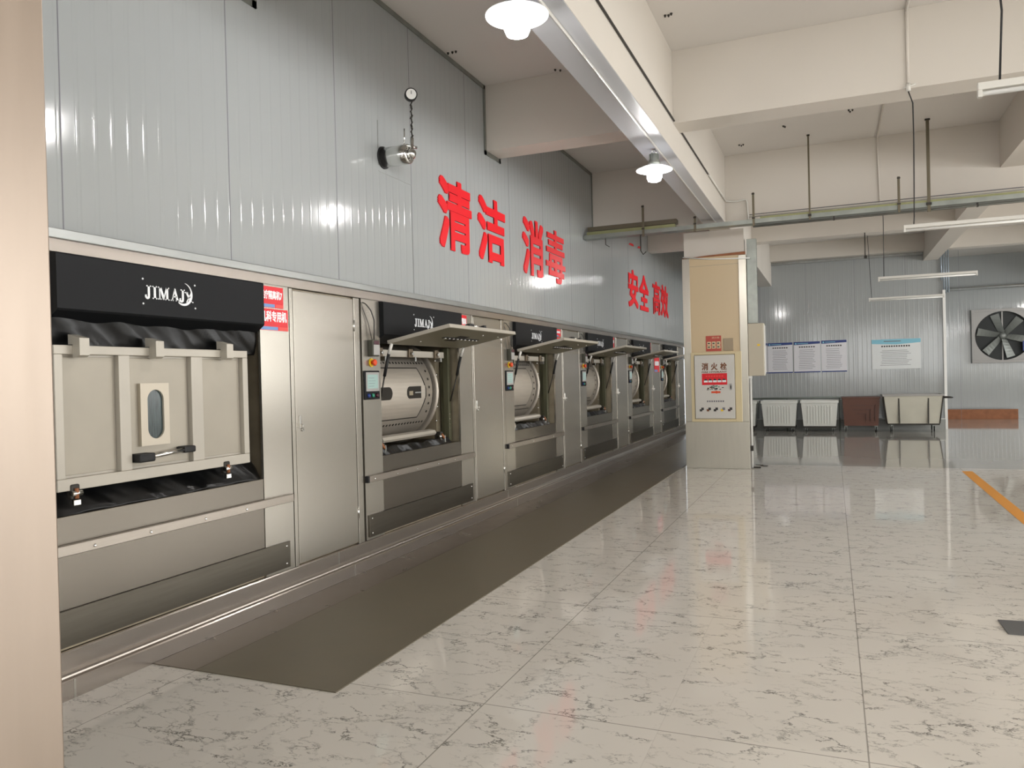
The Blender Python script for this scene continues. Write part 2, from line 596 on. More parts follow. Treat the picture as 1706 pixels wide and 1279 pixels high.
# end walls
f = MB(); f.m(PANEL).box(-3.5, 2.56, 21.36, 21.44, 0, CZ - 0.001)
f.m(INK)
for k in range(6):
    f.box(-2.9 + 1.15 * k, -2.895 + 1.15 * k, 21.3592, 21.362, 0, 4.3)
struct('wall_back', f)
f = MB(); f.box(2.5, 2.56, 21.44, 26.0, 0, CZ - 0.001); struct('wall_back_return', f, PANEL)
f = MB(); f.box(2.5, 11.1, 26.0, 26.1, 0, CZ - 0.001); struct('wall_far', f, PANEL)
f = MB(); f.m(KERB).box(-3.49, 2.5, 21.25, 21.36, 0, 0.26); f.m(WHITE).box(-3.49, 2.5, 21.245, 21.25, 0.25, 0.268)
struct('baseboard_back', f)
f = MB(); f.m(ALU).box(-3.49, 2.5, 21.3, 21.355, 4.27, 4.325); struct('trim_3', f)


def added_window_wall(name, axis, c, a0, a1, wins, z0, z1, th=0.2):
    """a wall with real openings; wins = list of (start, end)"""
    f = MB()
    cuts = [a0] + [v for w in wins for v in w] + [a1]

    def bx(p, q, zz0, zz1):
        if axis == 'y':
            f.box(c, c + th, p, q, zz0, zz1)
        else:
            f.box(p, q, c, c + th, zz0, zz1)
    for i in range(0, len(cuts), 2):
        bx(cuts[i], cuts[i + 1], 0, CZ)
    for p, q in wins:
        bx(p, q, 0, z0); bx(p, q, z1, CZ)
    struct(name, f, PLASTER)


RW = [(y - 1.6, y + 1.6) for y in (-3.6, 0.4, 4.4, 8.4, 12.4, 16.4, 20.4)]  # invented windows, out of view, placed to brighten the hall
BW = [(x - 1.5, x + 1.5) for x in (-1.6, 2.2, 6.0)]  # unseen rear windows, likewise added for their light
added_window_wall('wall_right', 'y', 11.0, -6.6, 26.2, RW, 1.0, 4.0)
added_window_wall('wall_rear', 'x', -6.7, -5.2, 11.2, BW, 1.0, 4.0)
n = 0
for p, q in RW:
    n += 1; f = MB()
    for a in (p, (p + q) / 2 - .03, q - .06):
        f.box(11.03, 11.09, a, a + .06, 1.0, 4.0)
    for z in (1.0, 2.9, 3.94):
        f.box(11.031, 11.089, p, q, z, z + .06)
    struct('window_%d' % n, f, WHITE)  # frame of an added, unseen side window
for p, q in BW:
    n += 1; f = MB()
    for a in (p, (p + q) / 2 - .03, q - .06):
        f.box(a, a + .06, -6.63, -6.57, 1.0, 4.0)
    for z in (1.0, 2.9, 3.94):
        f.box(p, q, -6.629, -6.571, z, z + .06)
    struct('window_%d' % n, f, WHITE)  # frame of an added, unseen rear window


# ================================================================== WASHING MACHINES
X0 = -3.5      # plane of the machine fronts
H1 = 2.62      # left edge of the first machine's hood
HW = 1.485     # hood width


def machine_body(t, h, first=False):
    lo, hi = h - 0.27, h + 1.78
    f = MB()
    f.m(STEEL).box(-3.52, X0, lo, h, 0.215, 2.172)                 # left pillar sheet
    f.box(-3.52, X0, h + HW, hi, 0.215, 2.172)                      # right pillar sheet
    f.m(INNER).box(-4.6, -3.52, lo + .02, h - 0.02, 0.215, 2.17)
    f.box(-4.6, -3.52, h + HW + .02, hi - 0.02, 0.215, 2.17)
    f.m(CAVE).box(-4.64, -4.6, lo + .02, hi - .02, 0.215, 2.17)
    f.m(INNER).box(-4.6, -3.52, h - .02, h + HW + .02, 0.215, 0.85)
    f.box(-4.6, -3.53, h - .02, h + HW + .02, 2.0, 2.17)
    obj('body', f, t)
    f = MB()
    f.box(-3.53, X0 - 0.004, h + 0.001, h + HW - 0.001, 0.41, 0.872, 0.003)
    f.box(-3.60, -3.53, h + 0.001, h + HW - 0.001, 0.851, 0.872)
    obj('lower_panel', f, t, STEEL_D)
    # kick plate with screws
    f = MB(); f.box(X0 + 0.0005, X0 + 0.012, lo + 0.03, hi - 0.06, 0.235, 0.413, 0.002)
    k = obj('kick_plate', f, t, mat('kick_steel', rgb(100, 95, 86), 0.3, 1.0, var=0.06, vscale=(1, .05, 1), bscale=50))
    f = MB()
    for yy in (lo + .07, hi - .10):
        for z in (.265, .385):
            f.lathe((X0 + .012, yy, z), (1, 0, 0), [(.009, 0), (.009, .003), (.005, .006)], 8)
    obj('screw', f, k, CHROME)
    # guard rail across the front
    f = MB(); f.m(mat('rail_steel', rgb(158, 150, 140), 0.28, 0.85, var=0.03, vscale=(1, 0.02, 1), bscale=160)).box(X0 + 0.0005, X0 + 0.03, lo + 0.02 if not first else h - .2, hi - 0.03, 0.682, 0.735, 0.003)
    rail = obj('guard_rail', f, t)
    f = MB(); f.box(X0 + 0.001, X0 + 0.031, lo - 0.002, lo + 0.019, 0.682, 0.735); obj('end_cap', f, rail, RUBBER)
    f = MB()
    for q in (.1, .45, .8, 1.2, 1.55):
        f.lathe((X0 + .03, lo + q, .705), (1, 0, 0), [(.008, 0), (.008, .003), (.004, .006)], 8)
    obj('bolt', f, rail, CHROME)
    # hood
    f = MB()
    f.prism([(-3.52, 2.168), (X0 + 0.036, 2.168), (X0 + 0.042, 2.160), (X0 + 0.042, 1.895), (X0 + 0.036, 1.885), (X0 - 0.05, 1.825), (-3.62, 1.825), (-3.62, 1.86), (-3.52, 1.9)], 'y', h + 0.002, h + HW - 0.004)
    hood = obj('hood', f, t, BLACK)
    # lettering: serif capitals J I M A J X and a crescent
    G = [MB()]; G[0].m(WHITEL)

    def flush():
        obj('letter', G[0], hood)
        G[0] = MB(); G[0].m(WHITEL)
    ox, oz, s = h + 0.525, 1.985, 0.072
    X = X0 + 0.0422

    def poly(pts, d=0.002):
        G[0].prism([(ox + a * s, oz + b_ * s) for a, b_ in pts], 'x', X, X + d)
    def stem(x, w, y0=0, y1=1):
        poly([(x, y0), (x + w, y0), (x + w, y1), (x, y1)])
    def serif(x0, x1, y):
        poly([(x0, y), (x1, y), (x1, y + .09), (x0, y + .09)])
    def jay(x):
        stem(x + .22, .2, .2, 1); serif(x + .1, x + .54, .91)
        poly([(x + .42, .22), (x + .38, .03), (x + .22, -.06), (x + .06, -.03), (x - .04, .1), (x - .04, .26), (x + .1, .3), (x + .12, .13), (x + .2, .1), (x + .22, .22)])
    jay(0); flush()
    stem(.78, .2); serif(.66, 1.1, .91); serif(.66, 1.1, 0); flush()
    stem(1.3, .1); serif(1.2, 1.5, 0); serif(1.2, 1.5, .91)
    poly([(1.3, 1), (1.5, 1), (1.78, .3), (1.72, 0), (1.66, 0)]); poly([(1.66, 0), (1.76, 0), (2.08, 1), (1.98, 1)])
    stem(1.98, .2); serif(1.88, 2.3, 0); serif(1.98, 2.28, .91); flush()
    poly([(2.5, 0), (2.6, 0), (2.86, .8), (2.82, 1)]); poly([(2.8, 1), (2.9, 1), (3.24, 0), (3.02, 0), (2.8, .72)])
    serif(2.42, 2.7, 0); serif(2.94, 3.34, 0); poly([(2.6, .3), (3.05, .3), (3.05, .39), (2.6, .39)]); flush()
    jay(3.34); flush()
    poly([(3.95, .8), (4.15, .8), (4.65, 0), (4.42, 0)]); poly([(4.5, .8), (4.62, .8), (4.1, 0), (3.98, 0)]); serif(4.32, 4.75, 0); serif(3.86, 4.2, .74); flush()
    cx, cy, R = 3.75, .62, .92
    out = [(cx + R * math.cos(a), cy + R * math.sin(a)) for a in [math.radians(-125 + 200 * i / 20) for i in range(21)]]
    inn = [(cx - .1 + (R - .06) * math.cos(a), cy + .08 + (R - .08) * math.sin(a)) for a in [math.radians(-125 + 200 * i / 20) for i in range(21)]][::-1]
    for i in range(20):
        poly([out[i], out[i + 1], inn[19 - i], inn[20 - i]], 0.0022)
    obj('crescent', G[0], hood)
    for a, b_ in ((-.22, 1.45), (-.22, -.42), (4.95, 1.45), (4.95, -.42)):
        g = MB(); g.m(WHITEL); g.lathe((X, ox + a * s, oz + b_ * s), (1, 0, 0), [(.006, 0), (.006, .002), (.003, .004)], 8); obj('rivet', g, hood)
    return f


def control(t, h):
    f = MB(); f.box(X0 + .0005, X0 + .012, h - .262, h - .035, 1.352, 1.588, .006)
    c = obj('control_panel', f, t, BLACK)
    f = MB(); f.box(X0 + .012, X0 + .016, h - .243, h - .05, 1.42, 1.575); obj('screen_bezel', f, c, LGREY)
    f = MB(); f.m(SCREEN).box(X0 + .016, X0 + .018, h - .225, h - .072, 1.442, 1.556)
    f.m(INK)
    for i in range(4):
        f.box(X0 + .018, X0 + .0185, h - .21, h - .13 + .01 * (i % 3), 1.46 + i * .022, 1.463 + i * .022)
    obj('screen', f, c)
    for i, mm in enumerate((NAVY, GREEN, MAROON)):
        f = MB(); f.lathe((X0 + .012, h - .21 + .062 * i, 1.385), (1, 0, 0), [(.017, 0), (.017, .006), (.012, .014)], 12)
        obj('button', f, c, mm)
    f = MB(); f.lathe((X0 + .0005, h - .14, 1.655), (1, 0, 0), [(.036, 0), (.036, .006)], 20)
    e = obj('emergency_stop', f, t, YEL)
    f = MB(); f.lathe((X0 + .006, h - .14, 1.655), (1, 0, 0), [(.014, 0), (.014, .018), (.026, .02), (.028, .032), (.02, .04)], 16)
    obj('knob', f, e, REDK)


def drum(t, h):
    cx, cz, R = -4.21, 1.39, 0.50
    ya, yb = h + 0.02, h + 1.29
    n = 40
    f = MB(); f.lathe((cx, ya, cz), (0, 1, 0), [(R, 0), (R, yb - ya)], 56)
    d = obj('drum', f, t, DRUM)

    def cyl_patch(mb, y0, y1, z0, z1, rad, th, cut=0.0, nz=14):
        """plate that follows the drum, with its right and left sides drawn in by cut at the top and bottom"""
        zs = [z0 + (z1 - z0) * i / nz for i in range(nz + 1)]
        V = []
        for z in zs:
            k = abs((z - (z0 + z1) / 2) / ((z1 - z0) / 2))
            e = cut * max(0, (k - .15) / .85)
            for r_ in (rad, rad + th):
                x = cx + math.sqrt(max(0.0001, r_ * r_ - (z - cz) ** 2))
                V.append((x, y0 + e, z)); V.append((x, y1 - e, z))
        Fc = []
        for i in range(nz):
            a, b_ = 4 * i, 4 * (i + 1)
            Fc += [(a + 2, a + 3, b_ + 3, b_ + 2), (a, a + 2, b_ + 2, b_), (a + 3, a + 1, b_ + 1, b_ + 3)]
        Fc += [(0, 1, 3, 2), (4 * nz, 4 * nz + 2, 4 * nz + 3, 4 * nz + 1)]
        mb.add_mesh(V, Fc)
    f = MB(); cyl_patch(f, h + .115, h + 1.16, 1.135, 1.625, R - .003, .006, .085)
    obj('door_gap', f, d, CAVE)
    f = MB(); cyl_patch(f, h + .15, h + 1.12, 1.146, 1.614, R, .014, .08)
    p = obj('drum_door', f, d, DRUM)
    f = MB(); cyl_patch(f, h + .155, h + 1.115, 1.325, 1.448, R + .014, .002, 0, 4)
    obj('door_strap', f, p, DRUM)
    f = MB()
    def oval(y0, y1, round_left):
        pts = []
        r_ = .058; zc = 1.386
        if round_left:
            pts = [(y0 + r_ - r_ * math.sin(a), zc + r_ * math.cos(a)) for a in [math.pi * i / 10 for i in range(11)]] + [(y1, zc - r_), (y1, zc + r_)]
        else:
            pts = [(y0, zc + r_), (y0, zc - r_)] + [(y1 - r_ + r_ * math.sin(a), zc - r_ * math.cos(a)) for a in [math.pi * i / 10 for i in range(11)]]
        f.m(CAVE).prism(pts, 'x', cx + R - .02, cx + R + .0175)
    oval(h + .22, h + .50, False); obj('hand_hole', f, p); f = MB()
    oval(h + .76, h + 1.03, True)
    f.m(CHROME).box(cx + R + .0176, cx + R + .024, h + .90, h + 1.02, 1.378, 1.39)
    f.m(INNER).box(cx + R + .0176, cx + R + .019, h + .80, h + .87, 1.36, 1.40)
    obj('hand_hole', f, p)
    f = MB()
    for z in (1.668, 1.088):
        for i in range(22):
            y = h + .08 + i * .055
            x = cx + math.sqrt(R * R - (z - cz) ** 2)
            nrm = Vector((x - cx, 0, z - cz)).normalized()
            f.lathe((x, y, z), nrm, [(.013, -.001), (.013, .0015)], 8)
    for z in (1.19, 1.27, 1.35, 1.43, 1.51, 1.59):
        for y in (h + 1.225, h + .07):
            x = cx + math.sqrt(R * R - (z - cz) ** 2)
            nrm = Vector((x - cx, 0, z - cz)).normalized()
            f.lathe((x, y, z), nrm, [(.014, -.001), (.014, .0015)], 8)
    q = obj('perforation', f, d, CAVE)
    q['kind'] = 'stuff'
    # outer tub end: dark gap, light ring and bolted shell on each side
    for k, (y0, s_) in enumerate(((yb, 1), (ya, -1))):
        f = MB()
        if s_ > 0:
            f.m(CAVE).lathe((cx, y0, cz), (0, 1, 0), [(R - .025, 0.001), (R - .025, .065)], 48)
            f.m(DRUM).lathe((cx, y0 + .060, cz), (0, 1, 0), [(R + .0, 0), (R + .028, 0), (R + .032, .014), (R + .03, .02)], 56)
            f.m(INNER).box(-3.75, -3.715, y0 + .081, h + HW - .03, .90, 1.76)
            f.box(-4.3, -3.715, y0 + .075, y0 + .081, .90, 1.76)
            for a in range(-40, 50, 20):
                a = math.radians(a)
                p_ = Vector((-3.715, y0 + .01 + .10 * math.cos(a * 1.3), cz + .42 * math.sin(a) / math.sin(math.radians(40)) * .72))
                f.m(CHROME).lathe(p_, (1, 0, 0), [(.012, 0), (.012, .008), (.006, .012)], 8)
            obj('tub_end', f, t)
    # top latch bar and clamps
    f = MB(); f.m(BEIGE).box(-3.66, -3.60, h + .02, h + HW - .14, 1.715, 1.775, .004)
    lb = obj('latch_bar', f, t)
    for q in (.10, .62, 1.12):
        f = MB()
        f.m(mat('bronze_clamp', rgb(110, 98, 82), .4, .7)).box(-3.60, -3.575, h + q, h + q + .07, 1.71, 1.79, .006)
        f.m(CHROME).lathe((-3.565, h + q + .03, 1.745), (1, 0, 0), [(.014, 0), (.014, .012)], 10)
        f.box(-3.60, -3.55, h + q + .055, h + q + .08, 1.675, 1.715)
        obj('clamp', f, lb)
    # lip under the drum with hinges
    f = MB(); f.m(BEIGE).prism([(-3.66, .985), (-3.60, .965), (-3.585, .985), (-3.60, 1.01), (-3.66, 1.02)], 'y', h + .16, h + 1.12)
    sl = obj('sill_bar', f, t)
    for q in (.06, 1.16):
        f = MB()
        f.m(DARKM).box(-3.63, -3.56, h + q, h + q + .05, .90, .99, .006)
        f.m(CHROME).tube([(-3.575, h + q - .02, .945), (-3.575, h + q + .08, .945)], .017, 10)
        f.box(-3.60, -3.545, h + q + .055, h + q + .075, .885, .95)
        f.m(BROWN).tube([(-3.56, h + q + .02, .97), (-3.55, h + q + .05, .925)], .012, 8)
        obj('hinge', f, sl)
    # side plate in shadow on the right
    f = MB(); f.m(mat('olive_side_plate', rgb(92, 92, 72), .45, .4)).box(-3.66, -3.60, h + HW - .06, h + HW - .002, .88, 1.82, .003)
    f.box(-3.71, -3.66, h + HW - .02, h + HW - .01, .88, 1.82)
    f.m(CHROME)
    for i in range(4):
        f.lathe((-3.60, h + HW - .045, 1.0 + .05 * i), (1, 0, 0), [(.006, 0), (.006, .004)], 6)
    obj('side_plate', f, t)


def cloth_mesh(y0, y1, z0, z1, x, amp, seed, ny=90, nz=14, lean=0.0):
    V = []; Fc = []
    for j in range(nz + 1):
        for i in range(ny + 1):
            y = y0 + (y1 - y0) * i / ny; w = j / nz
            z = z0 + (z1 - z0) * w + .018 * noise.noise(Vector((y * 4, seed, w)))
            xx = x + lean * w + amp * (noise.noise(Vector((y * 5 + z * 6, z * 3, seed))) + .45 * abs(noise.noise(Vector((y * 14 + z * 16, z * 5, seed + 4)))))
            V.append((xx, y, z))
    for j in range(nz):
        for i in range(ny):
            a = j * (ny + 1) + i
            Fc.append((a, a + 1, a + ny + 2, a + ny + 1))
    return V, Fc


def cloth(name, t, *a, **k):
    f = MB(); V, Fc = cloth_mesh(*a, **k)
    f.m(PLASTIC).add_mesh(V, Fc)
    o = obj(name, f, t, recalc=False)
    for p in o.data.polygons:
        p.use_smooth = True
    md = o.modifiers.new('solid', 'SOLIDIFY'); md.thickness = .003
    return o


def door_handle_bar(mb, P0, ax, out, L):
    pass


def open_door(t, h):
    # flap held up almost level: hinge line at x=-3.49, z=1.80, free edge at x=-2.9, z=1.925
    y0, y1 = h + .10, h + 1.53
    A = Vector((-3.485, 0, 1.815)); B = Vector((-2.89, 0, 1.93))
    d = (B - A).normalized(); nn = Vector((-d.z, 0, d.x))   # nn points up

    def P(s, q, y):
        v = A + d * s + nn * q
        return (v.x, y, v.z)
    L = (B - A).length
    th = .030

    def slab(mb, s0, s1, ya, yb, q0, q1):
        v = [P(s0, q0, ya), P(s1, q0, ya), P(s1, q0, yb), P(s0, q0, yb), P(s0, q1, ya), P(s1, q1, ya), P(s1, q1, yb), P(s0, q1, yb)]
        mb.add_mesh(v, [(0, 3, 2, 1), (4, 5, 6, 7), (0, 1, 5, 4), (1, 2, 6, 5), (2, 3, 7, 6), (3, 0, 4, 7)])
    f = MB(); f.m(BEIGE); slab(f, 0, L, y0, y1, 0, th)
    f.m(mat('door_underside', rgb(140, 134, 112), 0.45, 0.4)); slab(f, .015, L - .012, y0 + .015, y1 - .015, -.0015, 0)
    dr = obj('flap_door', f, t)
    f = MB(); f.m(RUBBER); slab(f, L * .50, L * .56, y0 + .42, y1 - .30, -.006, -.0016)
    f.m(CAVE); slab(f, L * .38, L * .66, y0 + .60, y0 + .80, -.004, -.0016)
    obj('seal', f, dr)
    f = MB(); f.m(CHROME)
    for i in range(9):
        v = P(L * .53, -.006, y0 + .45 + i * .08)
        f.lathe(v, (0, 0, -1), [(.012, 0), (.012, .006), (.006, .01)], 8)
    for q in ((.8, 1.25), (.25, .3), (.8, .9)):
        f.lathe(P(L * q[0], -.001, y0 + q[1]), (0, 0, -1), [(.010, 0), (.010, .006)], 8)
    obj('bolt', f, dr)
    # handle on the outer face near the free edge
    ya, yb = h + .62, h + .98
    f = MB(); f.m(RUBBER); slab(f, L - .10, L - .06, ya, ya + .10, th, th + .045)
    slab(f, L - .10, L - .06, yb - .05, yb, th, th + .045)
    f.m(CHROME); f.tube([P(L - .08, th + .03, ya + .1), P(L - .08, th + .03, yb - .05)], .009, 8)
    obj('handle', f, dr)
    # bracket ends and two gas struts
    for yy, xb_, zb in ((h + .075, -3.56, 1.36), (h + 1.445, -3.60, 1.28)):
        f = MB()
        f.m(OFFW).tube([(-3.43, yy, 1.815), (-3.462, yy, 1.73)], .014, 10)
        f.m(RUBBER).tube([(-3.462, yy, 1.73), (-3.51, yy, 1.54)], .0135, 10)
        f.m(DARKM).tube([(-3.51, yy, 1.54), (xb_ + .01, yy, zb)], .007, 8)
        obj('gas_strut', f, t)


labels_open = [
    'steel washing machine with raised flap door nearest the camera, second machine along the wall',
    'steel washing machine with raised flap door and two stacked red stickers beside its hood',
    'middle steel washing machine with raised door, fourth along the wall from the near column',
    'steel washing machine with raised door, second from the far end of the row',
    'farthest steel washing machine with raised door, partly hidden by the fire hydrant column',
]
# machine 1, closed
t1 = thing('washing_machine', 'nearest steel washing machine with closed cream door and small oval window', 'washing machine', (X0, H1 + .75, 0.212), 'industrial washing machines along the wall')
machine_body(t1, H1, True)
h = H1
f = MB(); f.box(-4.55, -3.62, h + .001, h + HW, .875, 1.9); obj('inner_case', f, t1, CAVE)
XD = -3.462
f = MB()
y0, y1, z0, z1 = 2.60, 3.935, 1.0, 1.715
f.m(BEIGE)
f.box(XD - .065, XD - .035, y0, y1, z0, z1)
for a, b_, c, d_ in ((y0, y1, z1 - .045, z1), (y0, y1, z0, z0 + .06), (y0, y0 + .045, z0 + .06, z1 - .045), (y1 - .045, y1, z0 + .06, z1 - .045), (2.965, 3.035, z0 + .06, z1 - .045), (3.462, 3.55, z0 + .06, z1 - .045)):
    f.box(XD - .035, XD, a, b_, c, d_, .003)
dr = obj('door', f, t1)
for a, b_ in ((y0 + .046, 2.964), (3.036, 3.461), (3.551, y1 - .046)):
    f = MB(); f.box(XD - .0349, XD - .030, a + .012, b_ - .012, z0 + .072, z1 - .056, .002); obj('recessed_panel', f, dr, BEIGE2)
# window plate with an oval hole
f = MB()
wy0, wy1, wz0, wz1 = 3.105, 3.30, 1.178, 1.52
oy, oz_, rw, hh = (wy0 + wy1) / 2 + .004, (wz0 + wz1) / 2, .056, .135
xp0, xp1 = XD - .0299, XD - .008
ov = [(oy + rw * math.cos(a), oz_ + (hh - rw if math.sin(a) >= 0 else -(hh - rw)) + rw * math.sin(a)) for a in [2 * math.pi * (i + .5) / 32 for i in range(32)]]
def to_rect(p):
    dy, dz = p[0] - oy, p[1] - oz_
    k = min(((wy1 - oy) if dy > 0 else (oy - wy0)) / max(abs(dy), 1e-6), (wz1 - oz_) / max(abs(dz), 1e-6))
    return (oy + dy * k, oz_ + dz * k)
rc = [to_rect(p) for p in ov]
corners = [(wy1, wz1), (wy0, wz1), (wy0, wz0), (wy1, wz0)]
for c in corners:   # snap the nearest outline point onto each corner
    i = min(range(32), key=lambda i: (rc[i][0] - c[0]) ** 2 + (rc[i][1] - c[1]) ** 2)
    rc[i] = c
V = []; Fc = []
for i in range(32):
    V += [(xp1, *ov[i]), (xp1, *rc[i]), (xp0, *ov[i]), (xp0, *rc[i])]
for i in range(32):
    a, b_ = 4 * i, 4 * ((i + 1) % 32)
    Fc += [(a, a + 1, b_ + 1, b_), (a + 1, a + 3, b_ + 3, b_ + 1), (a, b_, b_ + 2, a + 2)]
f.m(mat('window_plate', rgb(196, 187, 170), .4, .2)).add_mesh(V, Fc)
wp = obj('window_plate', f, dr)
f = MB(); f.m(GLASSD).prism(ov, 'x', XD - .0295, XD - .020); obj('oval_window', f, wp)
for yy in (2.70, 3.165, 3.70):
    f = MB()
    f.m(BEIGE).prism([(XD + .0005, 1.655), (XD + .03, 1.655), (XD + .05, 1.665), (XD + .05, 1.75), (XD - .03, 1.77), (XD - .03, 1.72), (XD + .0005, 1.72)], 'y', yy, yy + .055)
    obj('clamp', f, dr)
f = MB()
f.m(RUBBER).box(XD - .029, XD + .045, 3.045, 3.15, 1.095, 1.142, .008)
f.box(XD - .029, XD + .04, 3.36, 3.445, 1.118, 1.155, .008)
f.m(CHROME).tube([(XD + .03, 3.145, 1.122), (XD + .026, 3.365, 1.136)], .013, 10)
obj('handle', f, dr)
for yy in (2.665, 3.70):
    f = MB()
    f.m(DARKM).box(XD - .03, XD + .008, yy, yy + .05, .955, 1.03, .008)
    f.m(CHROME).tube([(XD + .01, yy, .985), (XD + .01, yy + .055, .985)], .014, 10)
    f.box(XD + .0, XD + .02, yy + .005, yy + .045, .925, .955, .004)
    f.m(BROWN).tube([(XD + .014, yy + .025, 1.01), (XD + .014, yy + .025, .96)], .01, 8)
    obj('hinge', f, dr)
cloth('plastic_sheet', t1, 2.6, h + HW - .01, 1.69, 1.86, -3.54, .02, 3.0, lean=.02)
cloth('plastic_sheet', t1, 2.6, h + HW - .01, .868, 1.0, -3.53, .022, 8.0, lean=-.06)

# machine 2 and its copies
H2 = 5.573
t2 = thing('washing_machine', labels_open[0], 'washing machine', (X0, H2 + .75, 0.212), 'industrial washing machines along the wall')
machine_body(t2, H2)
control(t2, H2)
drum(t2, H2)
cloth('plastic_sheet', t2, H2 + .03, H2 + HW - .13, .865, .93, -3.545, .045, 5.0, 70, 10, lean=-.03)
open_door(t2, H2)
HS = [H2 + 2.93 * i for i in range(5)]
for i in range(1, 5):
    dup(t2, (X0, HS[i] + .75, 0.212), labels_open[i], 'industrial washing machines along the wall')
HALL = [H1] + HS

# tall steel cabinets between the machines
cab = None
cl = ['between the machine with the closed door and the next one', 'right of the second machine, behind its raised flap', 'between the third and fourth washing machines',
      'between the fourth and fifth washing machines', 'between the fifth and sixth washing machines', 'at the far end of the row']
y = H1 + 1.785
for i, hh_ in enumerate(HALL):
    c0 = hh_ + 1.785
    lab = 'tall brushed steel cabinet door ' + cl[i]
    if cab is None:
        cab = thing('steel_cabinet', lab, 'cabinet', (X0, c0 + .42, .212), 'tall steel cabinets between machines')
        c1 = c0 + .872
        f = MB(); f.box(-4.5, -3.525, c0 + .01, c1 - .01, .215, 2.168); obj('carcass', f, cab, INNER)
        f = MB(); f.box(-3.524, X0 + .006, c0 + .001, c0 + .035, .213, 2.168, .003); f.box(-3.524, X0 + .006, c1 - .085, c1 - .06, .213, 2.168, .003); f.box(-3.524, X0 + .002, c1 - .058, c1 - .003, .213, 2.168, .003)
        obj('frame', f, cab, STEEL)
        f = MB(); f.box(-3.52, X0 + .004, c0 + .042, c1 - .092, .228, 2.155, .004)
        d_ = obj('door', f, cab, STEEL)
        f = MB(); f.m(CHROME).box(X0 + .004, X0 + .012, c0 + .075, c0 + .095, 1.18, 1.27, .002)
        f.box(X0 + .012, X0 + .035, c0 + .078, c0 + .092, 1.19, 1.21, .002)
        f.lathe((X0 + .004, c0 + .11, 1.17), (1, 0, 0), [(.012, 0), (.012, .01)], 12)
        obj('handle', f, d_)
        f = MB()
        for z in (.42, 1.9):
            f.tube([(X0 + .006, c1 - .089, z), (X0 + .006, c1 - .089, z + .09)], .008, 8)
        obj('hinge', f, cab, CHROME)
    else:
        dup(cab, (X0, c0 + .42, .212), lab, 'tall steel cabinets between machines')

# card readers with their black cords, one beside each open machine
rd = None
rl = ['grey card reader box on pillar of the second washing machine, cord curling above', 'grey card reader box beside the third washing machine hood', 'grey card reader box beside the fourth washing machine hood',
      'grey card reader box beside the fifth washing machine hood', 'grey card reader box beside the farthest washing machine']
for i, hh_ in enumerate(HS):
    if rd is None:
        rd = thing('card_reader', rl[i], 'card reader', (X0 + .001, hh_ - .14, 1.705), 'card readers on the machine pillars')
        f = MB(); f.m(DGREY).box(X0 + .001, X0 + .05, hh_ - .185, hh_ - .085, 1.705, 1.84, .008)
        b_ = obj('housing', f, rd)
        f = MB(); f.m(LGREY).box(X0 + .05, X0 + .056, hh_ - .18, hh_ - .09, 1.715, 1.80, .003); obj('faceplate', f, b_)
        f = MB(); f.m(MAROON).box(X0 + .0505, X0 + .057, hh_ - .172, hh_ - .098, 1.802, 1.832, .002); obj('display', f, b_)
        f = MB(); f.m(RUBBER).tube([(X0 + .03, hh_ - .135, 1.84), (X0 + .04, hh_ - .145, 1.92), (X0 + .045, hh_ - .15, 2.0), (X0 + .035, hh_ - .18, 2.08), (X0 + .02, hh_ - .235, 2.13), (X0 + .006, hh_ - .262, 2.14)], .0045, 8)
        f.tube([(X0 + .02, hh_ - .15, 1.84), (X0 + .012, hh_ - .19, 1.98), (X0 + .006, hh_ - .262, 2.10)], .0022, 6)
        obj('cord', f, rd)
    else:
        dup(rd, (X0 + .001, hh_ - .14, 1.705), rl[i], 'card readers on the machine pillars')


def red_sign(y0, y1, z0, z1, body, label, x=X0, bodyh=.42):
    f = MB(); f.m(REDS).box(x + .0006, x + .003, y0, y1, z0, z1)
    H_ = z1 - z0; W_ = y1 - y0
    f.m(BLUES).box(x + .003, x + .0036, y0 + .002, y0 + W_ * .62, z0 + H_ * .02, z0 + H_ * .17)
    f.m(ORANGES).box(x + .003, x + .0036, y0 + W_ * .66, y1 - .003, z0 + H_ * .02, z0 + H_ * .17)
    f.m(WHITEL)
    if body:
        text(f, body, (x + .003, y0 + W_ * .03, z0 + H_ * .40), (0, 1, 0), (0, 0, 1), W_ * .92, H_ * bodyh, .0008, .03, 6)
    else:
        f.box(x + .003, x + .0036, y0 + W_ * .1, y1 - W_ * .1, z0 + H_ * .45, z0 + H_ * .75)
    o = obj('sticker', f, origin=(x, (y0 + y1) / 2, z0))
    return tag(o, label, 'sticker')


red_sign(4.107, 4.345, 2.015, 2.158, '医疗隔离机7', 'small upper red sticker with white characters and a 7, beside the nearest hood')
red_sign(4.107, 4.39, 1.862, 2.008, '儿科专用机', 'larger lower red sticker with big white characters, beside the nearest hood', bodyh=.5)
red_sign(7.075, 7.25, 2.0, 2.158, '医疗隔离机', 'red sticker with white characters beside the second machine hood')
red_sign(10.0, 10.26, 2.06, 2.158, None, 'upper red sticker right of the third machine hood')
red_sign(10.0, 10.24, 1.94, 2.045, None, 'lower red sticker right of the third machine hood')
red_sign(12.93, 13.13, 1.98, 2.158, None, 'red sticker right of the fourth machine hood')
red_sign(15.85, 16.05, 2.02, 2.158, None, 'small red sticker right of the fifth machine hood')
red_sign(16.35, 16.85, 1.55, 1.86, None, 'wide pale red notice on the cabinet before the farthest machine', x=X0 + .006)

